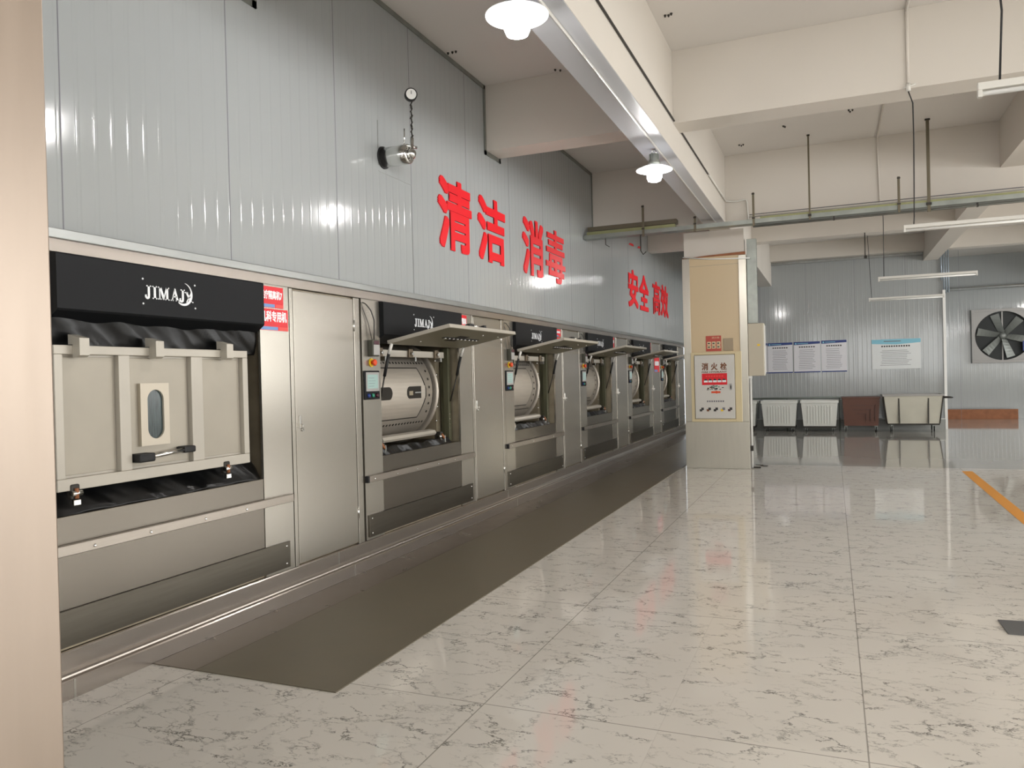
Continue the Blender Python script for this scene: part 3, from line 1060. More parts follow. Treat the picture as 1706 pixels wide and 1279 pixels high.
# ================================================================== LETTERING ON THE WALL
big = [('清', 6.665, 7.42), ('洁', 7.575, 8.33), ('消', 8.875, 9.62), ('毒', 9.715, 10.51), ('安', 14.22, 15.02), ('全', 15.13, 15.95), ('高', 16.36, 17.12), ('效', 17.2, 18.02)]
nm = ['first large red wall character, leftmost, beside the steel pipe', 'second large red wall character, left of the gap', 'third large red wall character, right of the gap',
      'fourth large red wall character, last before the cable tray', 'first small-looking red wall character below the cable tray', 'second distant red wall character, shaped like a peaked roof',
      'third distant red wall character, after the gap', 'rightmost distant red wall character, next to the column']
for (c, a, b_), lab in zip(big, nm):
    f = MB(); f.m(RED)
    text(f, c, (WX + .0015, a, 2.79), (0, 1, 0), (0, 0, 1), b_ - a, .72, .012, .028 if c not in '毒高效' else .020, 10)
    o = obj('wall_character', f, origin=(WX, (a + b_) / 2, 2.79))
    tag(o, lab, 'wall lettering', 'large red characters on the panel wall')
# torn ends of red film higher up, mostly hidden by the cable tray
for (a, b_, z) in ((14.35, 14.75, 3.96), (15.05, 15.35, 4.0)):
    f = MB(); f.m(RED).prism([(a, z), (b_, z + .02), (b_ - .06, z + .06), (a + .1, z + .045)], 'x', WX + .0015, WX + .006)
    o = obj('red_film_scrap', f, origin=(WX, a, z))
    tag(o, 'thin scrap of red film on the wall just below the tray, %s one' % ('left' if a < 15 else 'right'), 'scrap', 'red film scraps on the wall')

# ================================================================== STEAM PIPE OUTLET WITH GAUGE
yp, zp = 5.70, 3.40
t = thing('relief_valve', 'short steel pipe stub with pressure gauge on chain, projecting from the panel wall', 'valve', (WX, yp, zp))
f = MB(); f.m(CHROME).lathe((WX + .001, yp, zp), (1, 0, 0), [(.082, 0), (.082, .25), (.07, .262)], 28)
f.m(RUBBER).lathe((WX + .001, yp, zp), (1, 0, 0), [(.094, 0), (.094, .012)], 28)
pp = obj('pipe_stub', f, t)
f = MB(); f.m(CHROME).lathe((WX + .262, yp, zp), (1, 0, 0), [(.045, 0), (.045, .03), (.02, .05)], 14)
f.tube([(WX + .275, yp, zp - .05), (WX + .285, yp, zp + .13)], .016, 10)
f.tube([(WX + .25, yp - .05, zp + .06), (WX + .30, yp + .05, zp + .06)], .012, 8)
f.tube([(WX + .22, yp - .02, zp + .08), (WX + .225, yp - .02, zp + .21)], .006, 6)
obj('valve', f, pp)
f = MB(); f.m(DARKM)
zz = zp + .12
pts = []
for i in range(11):
    z = zz + i * .028
    f.tube([(WX + .284 + (.006 if i % 2 else -.006), yp - .004, z), (WX + .287 + (-.006 if i % 2 else .006), yp + .004, z + .034)], .006 if i % 3 else .009, 6)
obj('chain', f, t)
f = MB(); gz = zz + .37
ga = Vector((.55, -.75, -.1)).normalized()
gx = Vector((WX + .285, yp, gz))
f.m(RUBBER).lathe(gx - ga * .03, ga, [(.052, 0), (.052, .055), (.045, .058)], 28)
f.m(WHITE).lathe(gx + ga * .0285, ga, [(.042, 0), (.042, .002)], 28)
f.m(INKD).tube([gx + ga * .032, gx + ga * .032 + Vector((.0, .0, .028))], .003, 6)
obj('gauge', f, t)
# flat access plate outlined on the panel around it
f = MB(); f.m(GALV)
yA, yB, zA, zB = 5.62, 6.17, 3.27, 3.70
for (a, b_, c, d_) in ((yA, yA + .004, zA + .05, zB), (yA, yB, zA, zA + .004), (yB - .004, yB, 2.3, zA)):
    f.box(WX + .0003, WX + .0022, a, b_, c, d_)
struct('trim_4', f)

# ================================================================== LAMPS UNDER THE LONG BEAM
def lamp(yl, label, first=None, x=-1.59):
    if first is not None:
        return dup(first, (x, yl, 3.73), label, 'round shaded lamps under the long beam')
    t = thing('pendant_lamp', label, 'lamp', (x, yl, 3.73), 'round shaded lamps under the long beam')
    f = MB(); f.m(GALV).lathe((x, yl, 3.562), (0, 0, 1), [(.055, 0), (.06, .03), (.045, .07), (.045, .115), (.03, .12)], 20)
    for k in range(10):
        a = 2 * math.pi * k / 10
        f.box(x + .046 * math.cos(a) - .003, x + .046 * math.cos(a) + .003, yl + .046 * math.sin(a) - .003, yl + .046 * math.sin(a) + .003, 3.60, 3.68)
    obj('heat_sink', f, t)
    f = MB(); f.tube([(x - .02, yl, 3.67), (x - .02, yl, 3.71), (x, yl, 3.727), (x + .02, yl, 3.71), (x + .02, yl, 3.67)], .006, 8); obj('hook', f, t, CHROME)
    f = MB(); f.m(SHADE).lathe((x, yl, 3.52), (0, 0, 1), [(.175, 0), (.178, .004), (.12, .03), (.055, .045), (.055, .042), (.115, .026), (.17, .002)], 40); obj('lamp_shade', f, t)
    f = MB(); f.m(BULB).lathe((x, yl, 3.405), (0, 0, 1), [(.03, 0), (.06, .012), (.072, .04), (.074, .075), (.066, .12), (.05, .14)], 24); obj('bulb', f, t)
    return t


lp = lamp(4.04, 'lit round shaded lamp at the top edge, nearest under the long beam')
lamp(7.65, 'lit round shaded lamp farther along the beam, above the cable tray', lp)
lamp(15.0, 'lit round shaded lamp beyond the fire hydrant column, hidden behind it', lp)
lamp(-0.8, 'lit round shaded lamp under the beam behind the camera', lp)  # unseen lamp added to raise the light level
for yy in (-4, 0, 4, 8, 12, 16, 20):  # row of unseen lamps added to brighten the hall
    lamp(yy + .5, 'lit round shaded lamp under the outer beam, ' + {-4: 'behind the camera', 0: 'level with the near column', 4: 'level with the second machine', 8: 'level with the third machine', 12: 'level with the cable tray', 16: 'level with the fifth machine', 20: 'level with the laundry carts'}[yy], lp, 6.15)

# ================================================================== COLUMNS
def column(name, x0, x1, y0, y1, full=True):
    f = MB(); f.box(x0 + .03, x1 - .03, y0 + .03, y1 - .03, 0, 3.734); struct('column_' + name, f, PLASTER)


column('far', -2.18, -1.20, 12.45, 13.05)
column('near', -2.18, -1.20, .30, .90)
for nm_, y0, y1 in (('far', 12.45, 13.05), ('near', .30, .90)):
    x0, x1 = -2.18, -1.20
    f = MB()
    f.m(STEEL_S if nm_ == 'far' else STEEL_R).box(x0, x1, y0, y1, 0.0, .735, .003)
    if nm_ == 'far':
        for xa, xb_ in ((x0, x0 + .115), (x1 - .115, x1)):
            f.m(STEEL_S)
            f.box(xa, xb_, y0, y0 + .12, .736, 3.32, .003)
            f.box(xa, xb_, y1 - .12, y1, .736, 3.32, .003)
        f.box(x1 - .012, x1, y0 + .121, y1 - .121, .736, 3.32)
        f.box(x0, x0 + .012, y0 + .121, y1 - .121, .736, 3.32)
        f.m(COLP).box(x0 + .115, x1 - .115, y0 + .012, y1 - .012, .736, 3.34)
        f.m(BROWN).prism([(x0 + .005, 3.325), (x1 - .01, 3.325), (x1 - .01, 3.37), (x0 + .40, 3.352), (x0 + .005, 3.33)], 'y', y0 + .008, y0 + .028)
        f.m(INK).box(x0 + .115, x1 - .115, y0 + .0112, y0 + .0122, 3.19, 3.193)
    else:
        f.box(x0, x1, y0, y1, .736, 3.6, .003)
    struct('trim_column_' + nm_, f)

# thin white strip hanging across the column front
f = MB(); f.m(WHITE).tube([(-2.16, 12.425, 3.345), (-1.75, 12.42, 3.285), (-1.14, 12.425, 3.255)], .010, 6)
tag(obj('plastic_strip', f, origin=(-1.7, 12.42, 3.3)), 'thin white strip slung across the top of the cream column', 'strip')

# fire hydrant cabinet
YC = 12.4615
t = thing('fire_hydrant_cabinet', 'white fire hydrant cabinet with red notice set in the cream column', 'fire cabinet', (-1.69, YC, .79))
f = MB(); f.m(CREAMF)
for a, b_, c, d_ in ((-2.07, -2.02, .735, 1.83), (-1.395, -1.30, .735, 1.83), (-2.02, -1.395, 1.79, 1.83), (-2.02, -1.395, .735, .78)):
    f.box(a, b_, YC - .05, YC - .0005, c, d_, .004)
obj('frame', f, t)
f = MB(); f.m(OFFW).box(-2.012, -1.402, YC - .062, YC - .002, .787, 1.782, .004)
dd = obj('door', f, t)
yf = YC - .062
U = (1, 0, 0); Vv = (0, 0, 1)
f = MB()
f.m(INKBR)
for i, c in enumerate('消火栓'):
    text(f, c, (-1.90 + i * .142, yf, 1.545), U, Vv, .10, .115, .0015, .03, 6)
f.m(INKBR); text(f, 'FIRE HYDRANT', (-1.90, yf, 1.503), U, Vv, .385, .026, .001, .05, 4)
obj('title', f, dd); f = MB()
f.m(REDS).box(-1.90, -1.515, yf - .0015, yf, 1.315, 1.495)
f.m(ORANGES)
for i in range(7):
    f.box(-1.84 + i * .04, -1.815 + i * .04, yf - .002, yf - .0015, 1.44, 1.462)
f.m(WHITEL)
for i in range(5):
    f.box(-1.87 + i * .07, -1.81 + i * .07, yf - .002, yf - .0015, 1.355, 1.385)
f.m(INKD)
for i in range(5):
    f.prism([(-1.868 + i * .07, 1.385), (-1.815 + i * .07, 1.385), (-1.825 + i * .07, 1.405), (-1.855 + i * .07, 1.412)], 'y', yf - .002, yf - .0015)
obj('red_label', f, dd); f = MB()
for i in range(26):
    x = -1.845 + random.random() * .27; z = 1.23 + random.random() * .07
    f.m(random.choice([INKD, INKD, INKBR, GREEN, MAROON])).box(x, x + .02 + .02 * random.random(), yf - .0012 - .00003 * i, yf, z, z + .012)
f.m(REDK).lathe((-1.68, yf, 1.20), (0, -1, 0), [(.022, 0), (.022, .0012)], 16)
f.m(REDK).box(-1.76, -1.62, yf - .0016, yf, 1.185, 1.215)
obj('emblem', f, dd); f = MB()
f.m(INK)
for i in range(8):
    f.box(-1.83 + i * .034, -1.808 + i * .034, yf - .0012, yf, 1.045, 1.07)
obj('small_print', f, dd); f = MB()
for i, mm in enumerate((INKD, INKBR, INKD, YEL, MAROON)):
    x = -1.955 + i * .108
    f.m(OFFW).box(x, x + .085, yf - .0008, yf, .885, .985)
    f.m(mm).box(x + .01, x + .05, yf - .0014, yf, .90, .935)
    f.m(INKD if i != 3 else INK).box(x + .035, x + .075, yf - .0016, yf, .92, .96)
obj('pictogram', f, dd)
f = MB(); f.m(LGREY).box(-1.475, -1.445, yf - .010, yf, 1.23, 1.33, .003); f.m(DARKM).box(-1.468, -1.452, yf - .013, yf - .010, 1.25, 1.30)
obj('latch', f, dd)

f = MB(); f.m(mat('notice_red', rgb(190, 78, 62), .4)).box(-1.835, -1.60, YC - .004, YC - .0005, 1.842, 2.085)
f.m(CREAMF)
for i in range(3):
    for j in range(2):
        f.box(-1.815 + i * .072, -1.757 + i * .072, YC - .0048, YC - .004, 1.885 + j * .058, 1.935 + j * .058)
text(f, '消火栓', (-1.745, YC - .004, 2.04), U, Vv, .12, .03, .0008)
f.m(INKD)
for i in range(3):
    for j in range(2):
        f.box(-1.806 + i * .072, -1.772 + i * .072, YC - .0052, YC - .0048, 1.90 + j * .058, 1.918 + j * .058)
tag(obj('notice', f, origin=(-1.72, YC, 1.84)), 'small red instruction notice above the fire hydrant cabinet', 'notice')
f = MB(); f.m(mat('grey_brown_plate', rgb(150, 135, 112), .35, .4)).box(-1.565, -1.415, YC - .012, YC - .0005, 1.845, 2.035, .004)
tag(obj('cover_plate', f, origin=(-1.49, YC, 1.84)), 'plain grey brown cover plate beside the small red notice', 'plate')

# electrical trunking and box on the right side of the far column
f = MB(); f.m(GALV).box(-1.192, -1.05, 12.50, 12.62, 2.255, 3.56, .003)
for z in (2.6, 3.0, 3.4):
    f.box(-1.193, -1.047, 12.497, 12.623, z, z + .02)
tag(obj('cable_trunking', f, origin=(-1.12, 12.5, 2.25)), 'silver vertical cable trunking dropping down the right side of the column', 'trunking')
t = thing('electrical_box', 'cream wall box mounted on the right side of the column', 'electrical box', (-1.1, 12.55, 1.44))
f = MB(); f.m(mat('beige_box', rgb(196, 188, 168), .4)).box(-1.195, -.965, 12.45, 12.72, 1.442, 2.25, .006); b_ = obj('housing', f, t)
f = MB(); f.m(OFFW).box(-.9645, -.955, 12.47, 12.70, 1.47, 2.22, .003); obj('door', f, t)
f = MB(); f.m(YEL).box(-1.06, -1.02, 12.4475, 12.4495, 1.90, 1.93); obj('warning_sticker', f, b_)
f = MB(); f.m(WHITE).tube([(-1.175, 12.50, 1.44), (-1.175, 12.50, .02)], .016, 10)
f.box(-1.20, -1.15, 12.47, 12.53, 1.40, 1.44); f.m(DARKM).box(-1.195, -1.155, 12.476, 12.524, .28, .36)
f.m(DARKM).box(-1.19, -1.06, 12.6, 12.62, .0, .02)
tag(obj('white_conduit', f, origin=(-1.175, 12.5, 0)), 'white conduit running from the cream box down to the floor', 'conduit')

# ================================================================== CABLE TRAY AND ITS HANGERS
YT = 11.5
t = thing('cable_tray', 'long galvanised cable tray hung from the ceiling across the hall', 'cable tray', (0, YT, 3.6))
f = MB(); f.m(GALV)
f.prism([(YT - .06, 3.60), (YT + .12, 3.60), (YT + .12, 3.66), (YT + .112, 3.66), (YT + .112, 3.608), (YT - .052, 3.608), (YT - .052, 3.66), (YT - .06, 3.66)], 'x', -3.487, 10.9)
tr = obj('channel', f, t)
f = MB(); f.m(mat('olive_tray_cover', rgb(150, 152, 110), .4, .5, var=.15, bscale=3)).box(-3.45, -2.10, YT - .03, YT + .10, 3.665, 3.71)
f.m(mat('hanger_iron', rgb(112, 105, 88), .5, .6)).box(-3.46, -2.09, YT + .05, YT + .20, 3.735, 3.80, .003)
f.m(mat('olive_tray_cover', rgb(150, 152, 110))).box(-.9, 3.2, YT - .04, YT + .04, 3.664, 3.69)
obj('cover', f, t)
f = MB(); f.m(OFFW).tube([(-1.05, YT + .02, 3.715), (10.9, YT + .02, 3.735)], .012, 8)
f.m(INK).tube([(-1.05, YT + .06, 3.75), (10.9, YT + .06, 3.77)], .006, 6)
f.m(GALV).tube([(-1.0, YT - .02, 3.56), (10.9, YT - .02, 3.575)], .014, 8)
for x in (.05, 1.75, 2.9):
    f.m(DARKM).box(x, x + .02, YT - .035, YT, 3.545, 3.6)
obj('cables', f, t)
hg = None
for i, (x, z, w, lab, zb) in enumerate(((-.245, CZ, .024, 'thinner full length dark hanger rod from ceiling to cable tray, on the left', 3.605),
                              (1.205, CZ, .038, 'wider full length dark hanger rod from ceiling to cable tray, on the right', 3.56))):
    f = MB(); f.m(mat('hanger_iron', rgb(112, 105, 88), .5, .6)).box(x - w / 2, x + w / 2, YT - .085, YT - .08, zb - .03, z - .001)
    f.box(x - w / 2, x - w / 2 + .004, YT - .08, YT - .061, zb - .03, z - .001)
    f.m(DARKM).box(x - w * .8, x + w * .8, YT - .09, YT - .061, z - .02, z - .001)
    f.box(x - w * .8, x + w * .8, YT - .095, YT - .061, 3.62, 3.65)
    tag(obj('hanger_rod', f, origin=(x, YT, z)), lab, 'hanger', 'iron hangers of the cable tray')
for x, z1_, lab in ((-2.56, 4.02, 'short iron bracket above the tray, nearest the red characters'), (-1.80, 3.78, 'short iron bracket on the tray under the long beam'),
                 (-.985, 4.03, 'short iron bracket on the tray, just right of the column'), (.855, 4.03, 'short slotted bracket on the tray between the long hangers')):
    f = MB(); f.m(mat('hanger_iron', rgb(112, 105, 88))).box(x - .015, x + .015, YT - .085, YT - .062, 3.56, z1_)
    f.m(DARKM).box(x - .02, x + .02, YT - .09, YT - .086, z1_ - .03, z1_ - .01); f.box(x - .02, x + .02, YT - .09, YT - .086, 3.66, 3.68)
    tag(obj('tray_bracket', f, origin=(x, YT, 3.56)), lab, 'bracket', 'short brackets on the cable tray')
# hanging square hook under the left end of the tray
f = MB(); f.m(DARKM).tube([(-2.62, YT, 3.597), (-2.62, YT, 3.36), (-2.58, YT - .02, 3.30), (-2.54, YT, 3.34)], .008, 6)
f.tube([(-3.16, YT, 3.597), (-3.16, YT, 3.50), (-3.10, YT, 3.46)], .006, 6)
tag(obj('wire_hook', f, origin=(-2.6, YT, 3.6)), 'thin wire hooks dangling under the left end of the tray', 'hook')

# conduits on the beams and ceiling
f = MB(); f.m(OFFW).tube([(-1.548, -6, 3.718), (-1.548, 11.9, 3.718)], .011, 8)
tag(obj('surface_conduit', f, origin=(-1.575, 3, 3.722)), 'thin pale conduit along the underside of the long beam', 'conduit')
f = MB(); f.m(DARKM).tube([(-1.419, -6, 4.03), (-1.419, 10.15, 4.045)], .009, 8)
tag(obj('surface_cable', f, origin=(-1.42, 3, 4.03)), 'dark cable clipped along the right side of the long beam', 'cable')
f = MB(); f.m(OFFW).tube([(-1.414, 10.2, 4.045), (-1.414, 11.9, 4.05), (-1.28, 11.93, 4.04), (-1.13, 11.94, 4.05), (-1.115, 11.94, 4.0), (-1.10, 11.94, 3.68)], .013, 8)
tag(obj('surface_conduit', f, origin=(-1.42, 11, 4.03)), 'white conduit stepping off the long beam down to the cable tray', 'conduit')
f = MB(); f.m(PLASTER).tube([(.68, 4.1, 4.727), (.68, 7.84, 4.727), (.68, 7.838, 4.70), (.68, 7.838, 4.06)], .013, 8)
f.m(OFFW).tube([(.68, 7.838, 4.06), (.68, 7.838, 3.99)], .02, 8)
f.tube([(.64, 7.83, 4.02), (.74, 7.83, 4.045)], .008, 6)
tag(obj('surface_conduit', f, origin=(.68, 7.8, 4.0)), 'painted conduit dropping down the face of the near cross beam', 'conduit')
f = MB(); f.m(PLASTER).tube([(.68, 8.21, 4.727), (.64, 9.6, 4.727), (.64, 11.94, 4.727), (.64, 11.955, 4.70), (.66, 11.955, 3.70)], .012, 8)
tag(obj('surface_conduit', f, origin=(.66, 11.9, 4.0)), 'painted conduit on the ceiling and down the beam behind the cable tray', 'conduit')

# ceiling anchors
anch = [(-1.29, 7.07), (-1.14, 11.5), (-.914, 8.777), (1.389, 10.446), (-2.49, 6.178), (-2.595, 7.75), (-3.40, 8.35), (-3.42, 6.9), (-2.3, 9.3), (.25, 10.6), (-.55, 10.9)]
al = ['beside the long beam, nearest', 'just before the tray, right of the beam', 'behind the cross beam, right of the long beam', 'near the right conduit', 'left of the nearest lamp',
      'against the near cross beam', 'over the wall behind the cross beam', 'over the wall before the cross beam', 'above the second lamp', 'between the two long hangers', 'left of the long hanger']
for (x, y), l in zip(anch, al):
    f = MB(); f.m(DARKM)
    for k in range(3):
        dx, dy = random.uniform(-.05, .05), random.uniform(-.05, .05)
        f.lathe((x + dx, y + dy, CZ - .0005), (0, 0, -1), [(.012, 0), (.012, .006), (.006, .02)], 8)
    tag(obj('anchor_bolt', f, origin=(x, y, CZ)), 'dark anchor bolts left in the ceiling ' + l, 'anchor bolt', 'anchor bolts in the ceiling')

# ================================================================== HANGING TUBE LIGHT FITTINGS
tl = None


def tube_light(x, y, z, L, label, cable):
    global tl
    if tl is None:
        tl = thing('tube_light', label, 'tube light', (x, y, z), 'hanging tube light fittings')
        f = MB(); f.m(OFFW).box(x, x + L, y - .02, y + .02, z + .005, z + .045, .004); obj('batten', f, tl)
        f = MB(); f.m(WHITE).tube([(x + .02, y - .002, z - .014), (x + L - .02, y - .002, z - .014)], .013, 12); obj('tube', f, tl)
        for a in (x, x + L - .022):
            f = MB(); f.m(OFFW).box(a, a + .022, y - .018, y + .018, z - .032, z + .006, .003); obj('lamp_holder', f, tl)
        o = tl
    else:
        o = dup(tl, (x, y, z), label, 'hanging tube light fittings')
    f = MB(); f.m(RUBBER).tube([Vector(p) for p in cable], .006, 6)
    c = obj('suspension_cable', f, None, origin=cable[0])
    tag(c, 'thin black cable suspending the ' + label.split(' fitting')[0] + ' fitting', 'cable')
    return o


tube_light(.74, 9.37, 3.0, 1.45, 'long tube light fitting hung below the cable tray at the right edge',
           [(.68, 7.83, 3.985), (.72, 7.9, 3.9), (.75, 8.2, 3.7), (.79, 8.7, 3.35), (.83, 9.2, 3.1), (.84, 9.37, 3.045)])
tube_light(.74, 14.4, 3.0, 1.40, 'middle distance tube light fitting hung before the fan wall', [(.83, 14.4, 4.74), (.835, 14.4, 3.9), (.83, 14.4, 3.045)])
tube_light(.76, 18.55, 3.0, 1.36, 'farthest tube light fitting hung lowest above the posters', [(.74, 18.55, 4.74), (.78, 18.56, 4.0), (.82, 18.55, 3.045)])
tube_light(.755, 4.86, 2.985, 1.45, 'nearest tube light fitting cut off at the upper right corner', [(.87, 4.86, 4.74), (.86, 4.86, 3.6), (.875, 4.86, 3.4), (.86, 4.86, 3.03)])
f = MB(); f.m(DARKM).tube([(.61, 16.0 - .03, 4.06), (.61, 15.97, 3.62)], .010, 6); f.box(.59, .64, 15.95, 15.99, 3.58, 3.63)
tag(obj('drop_rod', f, origin=(.61, 15.97, 4.0)), 'thin dark rod ending in a small hook above the far posters', 'rod')

# ================================================================== POSTERS ON THE BACK WALL
YB = 21.3585


def poster(x0, x1, z0, z1, label, blue=True):
    f = MB(); f.m(PAPER if blue else PAPER2).box(x0, x1, YB - .012, YB - .0005, z0, z1)
    W_ = x1 - x0; H_ = z1 - z0; y = YB - .012
    if blue:
        f.m(NAVY).prism([(x0, z1 - H_ * .10), (x1, z1 - H_ * .075), (x1, z1), (x0, z1)], 'y', y - .001, y)
        f.box(x0, x1, y - .001, y, z0, z0 + H_ * .035)
        if W_ > .3:
            f.m(CYANP).lathe((x0 + .05, y, z1 - .045), (0, -1, 0), [(.022, 0), (.022, .0015)], 12)
            f.m(CYANP).box(x0 + .09, x0 + W_ * .55, y - .0015, y, z1 - .05, z1 - .035)
    else:
        f.m(CYANP).prism([(x0, z1 - H_ * .14), (x0 + W_ * .5, z1 - H_ * .18), (x1, z1 - H_ * .13), (x1, z1), (x0, z1)], 'y', y - .001, y)
        f.m(INK).box(x0 + W_ * .25, x1 - W_ * .4, y - .0015, y, z1 - .06, z1 - .04)
        f.m(INKD)
        for i in range(12):
            xx = x0 + W_ * .2 + i * W_ * .05
            f.box(xx, xx + W_ * .032, y - .0015, y, z1 - H_ * .26, z1 - H_ * .21)
    f.m(INK)
    if W_ > .3:
        n_ = 12
        for i in range(n_):
            zz = z0 + H_ * (.12 + .66 * i / n_)
            if not blue and i > 9:
                continue
            a = x0 + W_ * (.17 + .05 * random.random()); b_ = x1 - W_ * (.18 + .12 * random.random())
            f.box(a, b_, y - .001, y, zz, zz + .009)
        if blue:
            f.m(INKD)
            for i in range(7):
                f.box(x0 + W_ * (.2 + .09 * i), x0 + W_ * (.26 + .09 * i), y - .001, y, z1 - H_ * .19, z1 - H_ * .15)
    return tag(obj('poster', f, origin=((x0 + x1) / 2, YB, z0)), label, 'poster', 'printed boards on the back wall')


poster(-1.72, -1.575, 1.455, 2.25, 'narrow visible edge of a navy topped board, just right of the cream box')
poster(-1.56, -.945, 1.455, 2.245, 'first full white board with navy header, left of the set')
poster(-.915, -.28, 1.455, 2.25, 'second white board with navy header, middle of the set')
poster(-.25, .345, 1.455, 2.26, 'white board with navy header at the right end of the set')
poster(.92, 2.01, 1.495, 2.23, 'wide pale board with light blue header, alone above the steel cart', False)

# ================================================================== LAUNDRY CARTS
YFc = 20.42


def tub(f, x0, x1, y0, y1, z0, z1, tx, ty, th=.02):
    """tapered open tub: x0..x1/y0..y1 at the rim, drawn in by tx, ty at the bottom"""
    def ring(z, k, ins=0):
        return [(x0 + tx * k + ins, y0 + ty * k + ins, z), (x1 - tx * k - ins, y0 + ty * k + ins, z), (x1 - tx * k - ins, y1 - ty * k - ins, z), (x0 + tx * k + ins, y1 - ty * k - ins, z)]
    A = ring(z0, 1); B = ring(z1, 0); C_ = ring(z1, 0, th); D = ring(z0 + th, 1, th)
    f.add_mesh(A + B + C_ + D, [(3, 2, 1, 0)] + [(i, (i + 1) % 4, 4 + (i + 1) % 4, 4 + i) for i in range(4)] +
               [(4 + i, 4 + (i + 1) % 4, 8 + (i + 1) % 4, 8 + i) for i in range(4)] + [(8 + i, 8 + (i + 1) % 4, 12 + (i + 1) % 4, 12 + i) for i in range(4)] + [(12, 13, 14, 15)])


def caster(f, x, y, r, top):
    f.m(RUBBER).lathe((x - .012, y, r), (1, 0, 0), [(r * .6, 0), (r, .004), (r, .02), (r * .6, .024)], 16)
    f.m(GALV).box(x - .022, x - .016, y - .02, y + .02, r * .8, top); f.box(x + .016, x + .022, y - .02, y + .02, r * .8, top)
    f.box(x - .03, x + .03, y - .03, y + .03, top - .008, top)


wc = None


def white_cart(x0, label):
    global wc
    w = .88
    if wc is not None:
        return dup(wc, (x0 + w / 2, YFc + .35, 0), label, 'white ribbed laundry tubs')
    wc = thing('laundry_tub', label, 'laundry cart', (x0 + w / 2, YFc + .35, 0), 'white ribbed laundry tubs')
    f = MB(); f.m(CARTW); tub(f, x0 + .02, x0 + w - .02, YFc, YFc + .62, .13, .72, .05, .05)
    for i in range(9):
        x = x0 + .17 + i * .064
        f.prism([(YFc + .047, .2), (YFc + .028, .2), (YFc - .005, .62), (YFc + .02, .66)], 'x', x, x + .022)
    obj('tub', f, wc)
    f = MB(); f.m(CARTW)
    for a, b_, c, d_ in ((x0, x0 + w, YFc - .025, YFc + .01), (x0, x0 + w, YFc + .61, YFc + .645), (x0, x0 + .03, YFc + .01, YFc + .61), (x0 + w - .03, x0 + w, YFc + .01, YFc + .61)):
        f.box(a, b_, c, d_, .70, .765, .004)
    obj('rim', f, wc)
    f = MB(); f.m(DARKM).box(x0 + .06, x0 + w - .06, YFc + .03, YFc + .6, .085, .13); obj('dolly', f, wc)
    for a in (x0 + .13, x0 + w - .13):
        for c in (YFc + .10, YFc + .52):
            f = MB(); caster(f, a, c, .035, .086); obj('caster', f, wc)
    return wc


white_cart(-1.69, 'white ribbed laundry tub, full view, left one beside the column')
white_cart(-2.66, 'white ribbed laundry tub mostly hidden behind the column')
white_cart(-.755, 'white ribbed laundry tub standing against the brown bin')

t = thing('brown_bin', 'dark brown wheeled bin between the white tub and the steel cart', 'wheeled bin', (.62, YFc + .35, 0))
f = MB(); f.m(BROWNC); tub(f, .21, 1.03, YFc, YFc + .62, .14, .82, .035, .04)
obj('tub', f, t)
f = MB(); f.m(mat('brown_plastic_rib', rgb(84, 50, 38), .45))
for (a, b_, c, d_) in ((.36, .94, .62, .64), (.92, .94, .26, .64), (.44, .84, .52, .54), (.82, .84, .26, .54), (.52, .74, .42, .435), (.725, .74, .26, .435)):
    f.box(a, b_, YFc - .004, YFc + .05, c, d_)
obj('ribs', f, t)
f = MB(); f.m(BROWNC).box(.19, 1.05, YFc - .02, YFc + .64, .80, .835, .006)
obj('rim', f, t)
for a in (.28, .95):
    for c in (YFc + .08, YFc + .54):
        f = MB(); caster(f, a, c, .055, .14); obj('caster', f, t)

t = thing('steel_laundry_cart', 'large cream grey laundry cart with dark ribs and push handle, at right end', 'laundry cart', (1.75, YFc + .3, 0))
y = YFc - .1
f = MB(); f.m(CARTG); tub(f, 1.10, 2.36, y, y + .75, .20, .85, .08, .06)
obj('tub', f, t)
f = MB(); f.m(DARKM)
for xt, xb_ in ((1.43, 1.44), (2.05, 2.045)):
    f.prism([(xb_ - .012, .205), (xb_ + .012, .205), (xt + .014, .83), (xt - .014, .83)], 'y', y + .005, y + .045)
for (a, b_) in (((1.105, y - .005, .84), (1.18, y + .055, .2)), ((2.355, y - .005, .84), (2.28, y + .055, .2))):
    f.tube([a, b_], .012, 8)
obj('rib', f, t)
f = MB(); f.m(LGREY)
for a, b_, c, d_ in ((1.08, 2.38, y - .02, y + .015), (1.08, 2.38, y + .735, y + .77), (1.08, 1.115, y + .015, y + .735), (2.345, 2.38, y + .015, y + .735)):
    f.box(a, b_, c, d_, .845, .885, .006)
obj('rim', f, t)
f = MB(); f.m(DARKM).tube([(2.37, y + .08, .80), (2.52, y + .08, .80), (2.56, y + .12, .80), (2.56, y + .6, .80), (2.52, y + .66, .80), (2.37, y + .66, .80)], .014, 8)
obj('push_handle', f, t)
f = MB(); f.m(DARKM).box(1.2, 2.28, y + .06, y + .69, .165, .2); obj('chassis', f, t)
for a in (1.28, 2.17):
    for c in (y + .12, y + .62):
        f = MB(); caster(f, a, c, .07, .166); obj('caster', f, t)

# dark rails of folded frames behind the tubs
t = thing('rail_frame', 'grey metal rail frame standing behind the white tubs', 'frame', (-.9, 21.18, 0))
f = MB(); f.m(mat('grey_green_metal', rgb(120, 128, 120), .4, .5)).tube([(-2.4, 21.15, .80), (.2, 21.15, .81)], .02, 8)
f.tube([(-2.4, 21.2, .72), (.2, 21.2, .73)], .012, 8)
obj('rail', f, t)
for x in (-2.35, -1.1, .15):
    f = MB(); f.m(mat('grey_green_metal', rgb(120, 128, 120))).tube([(x, 21.15, 0), (x, 21.15, .8)], .014, 8); obj('leg', f, t)

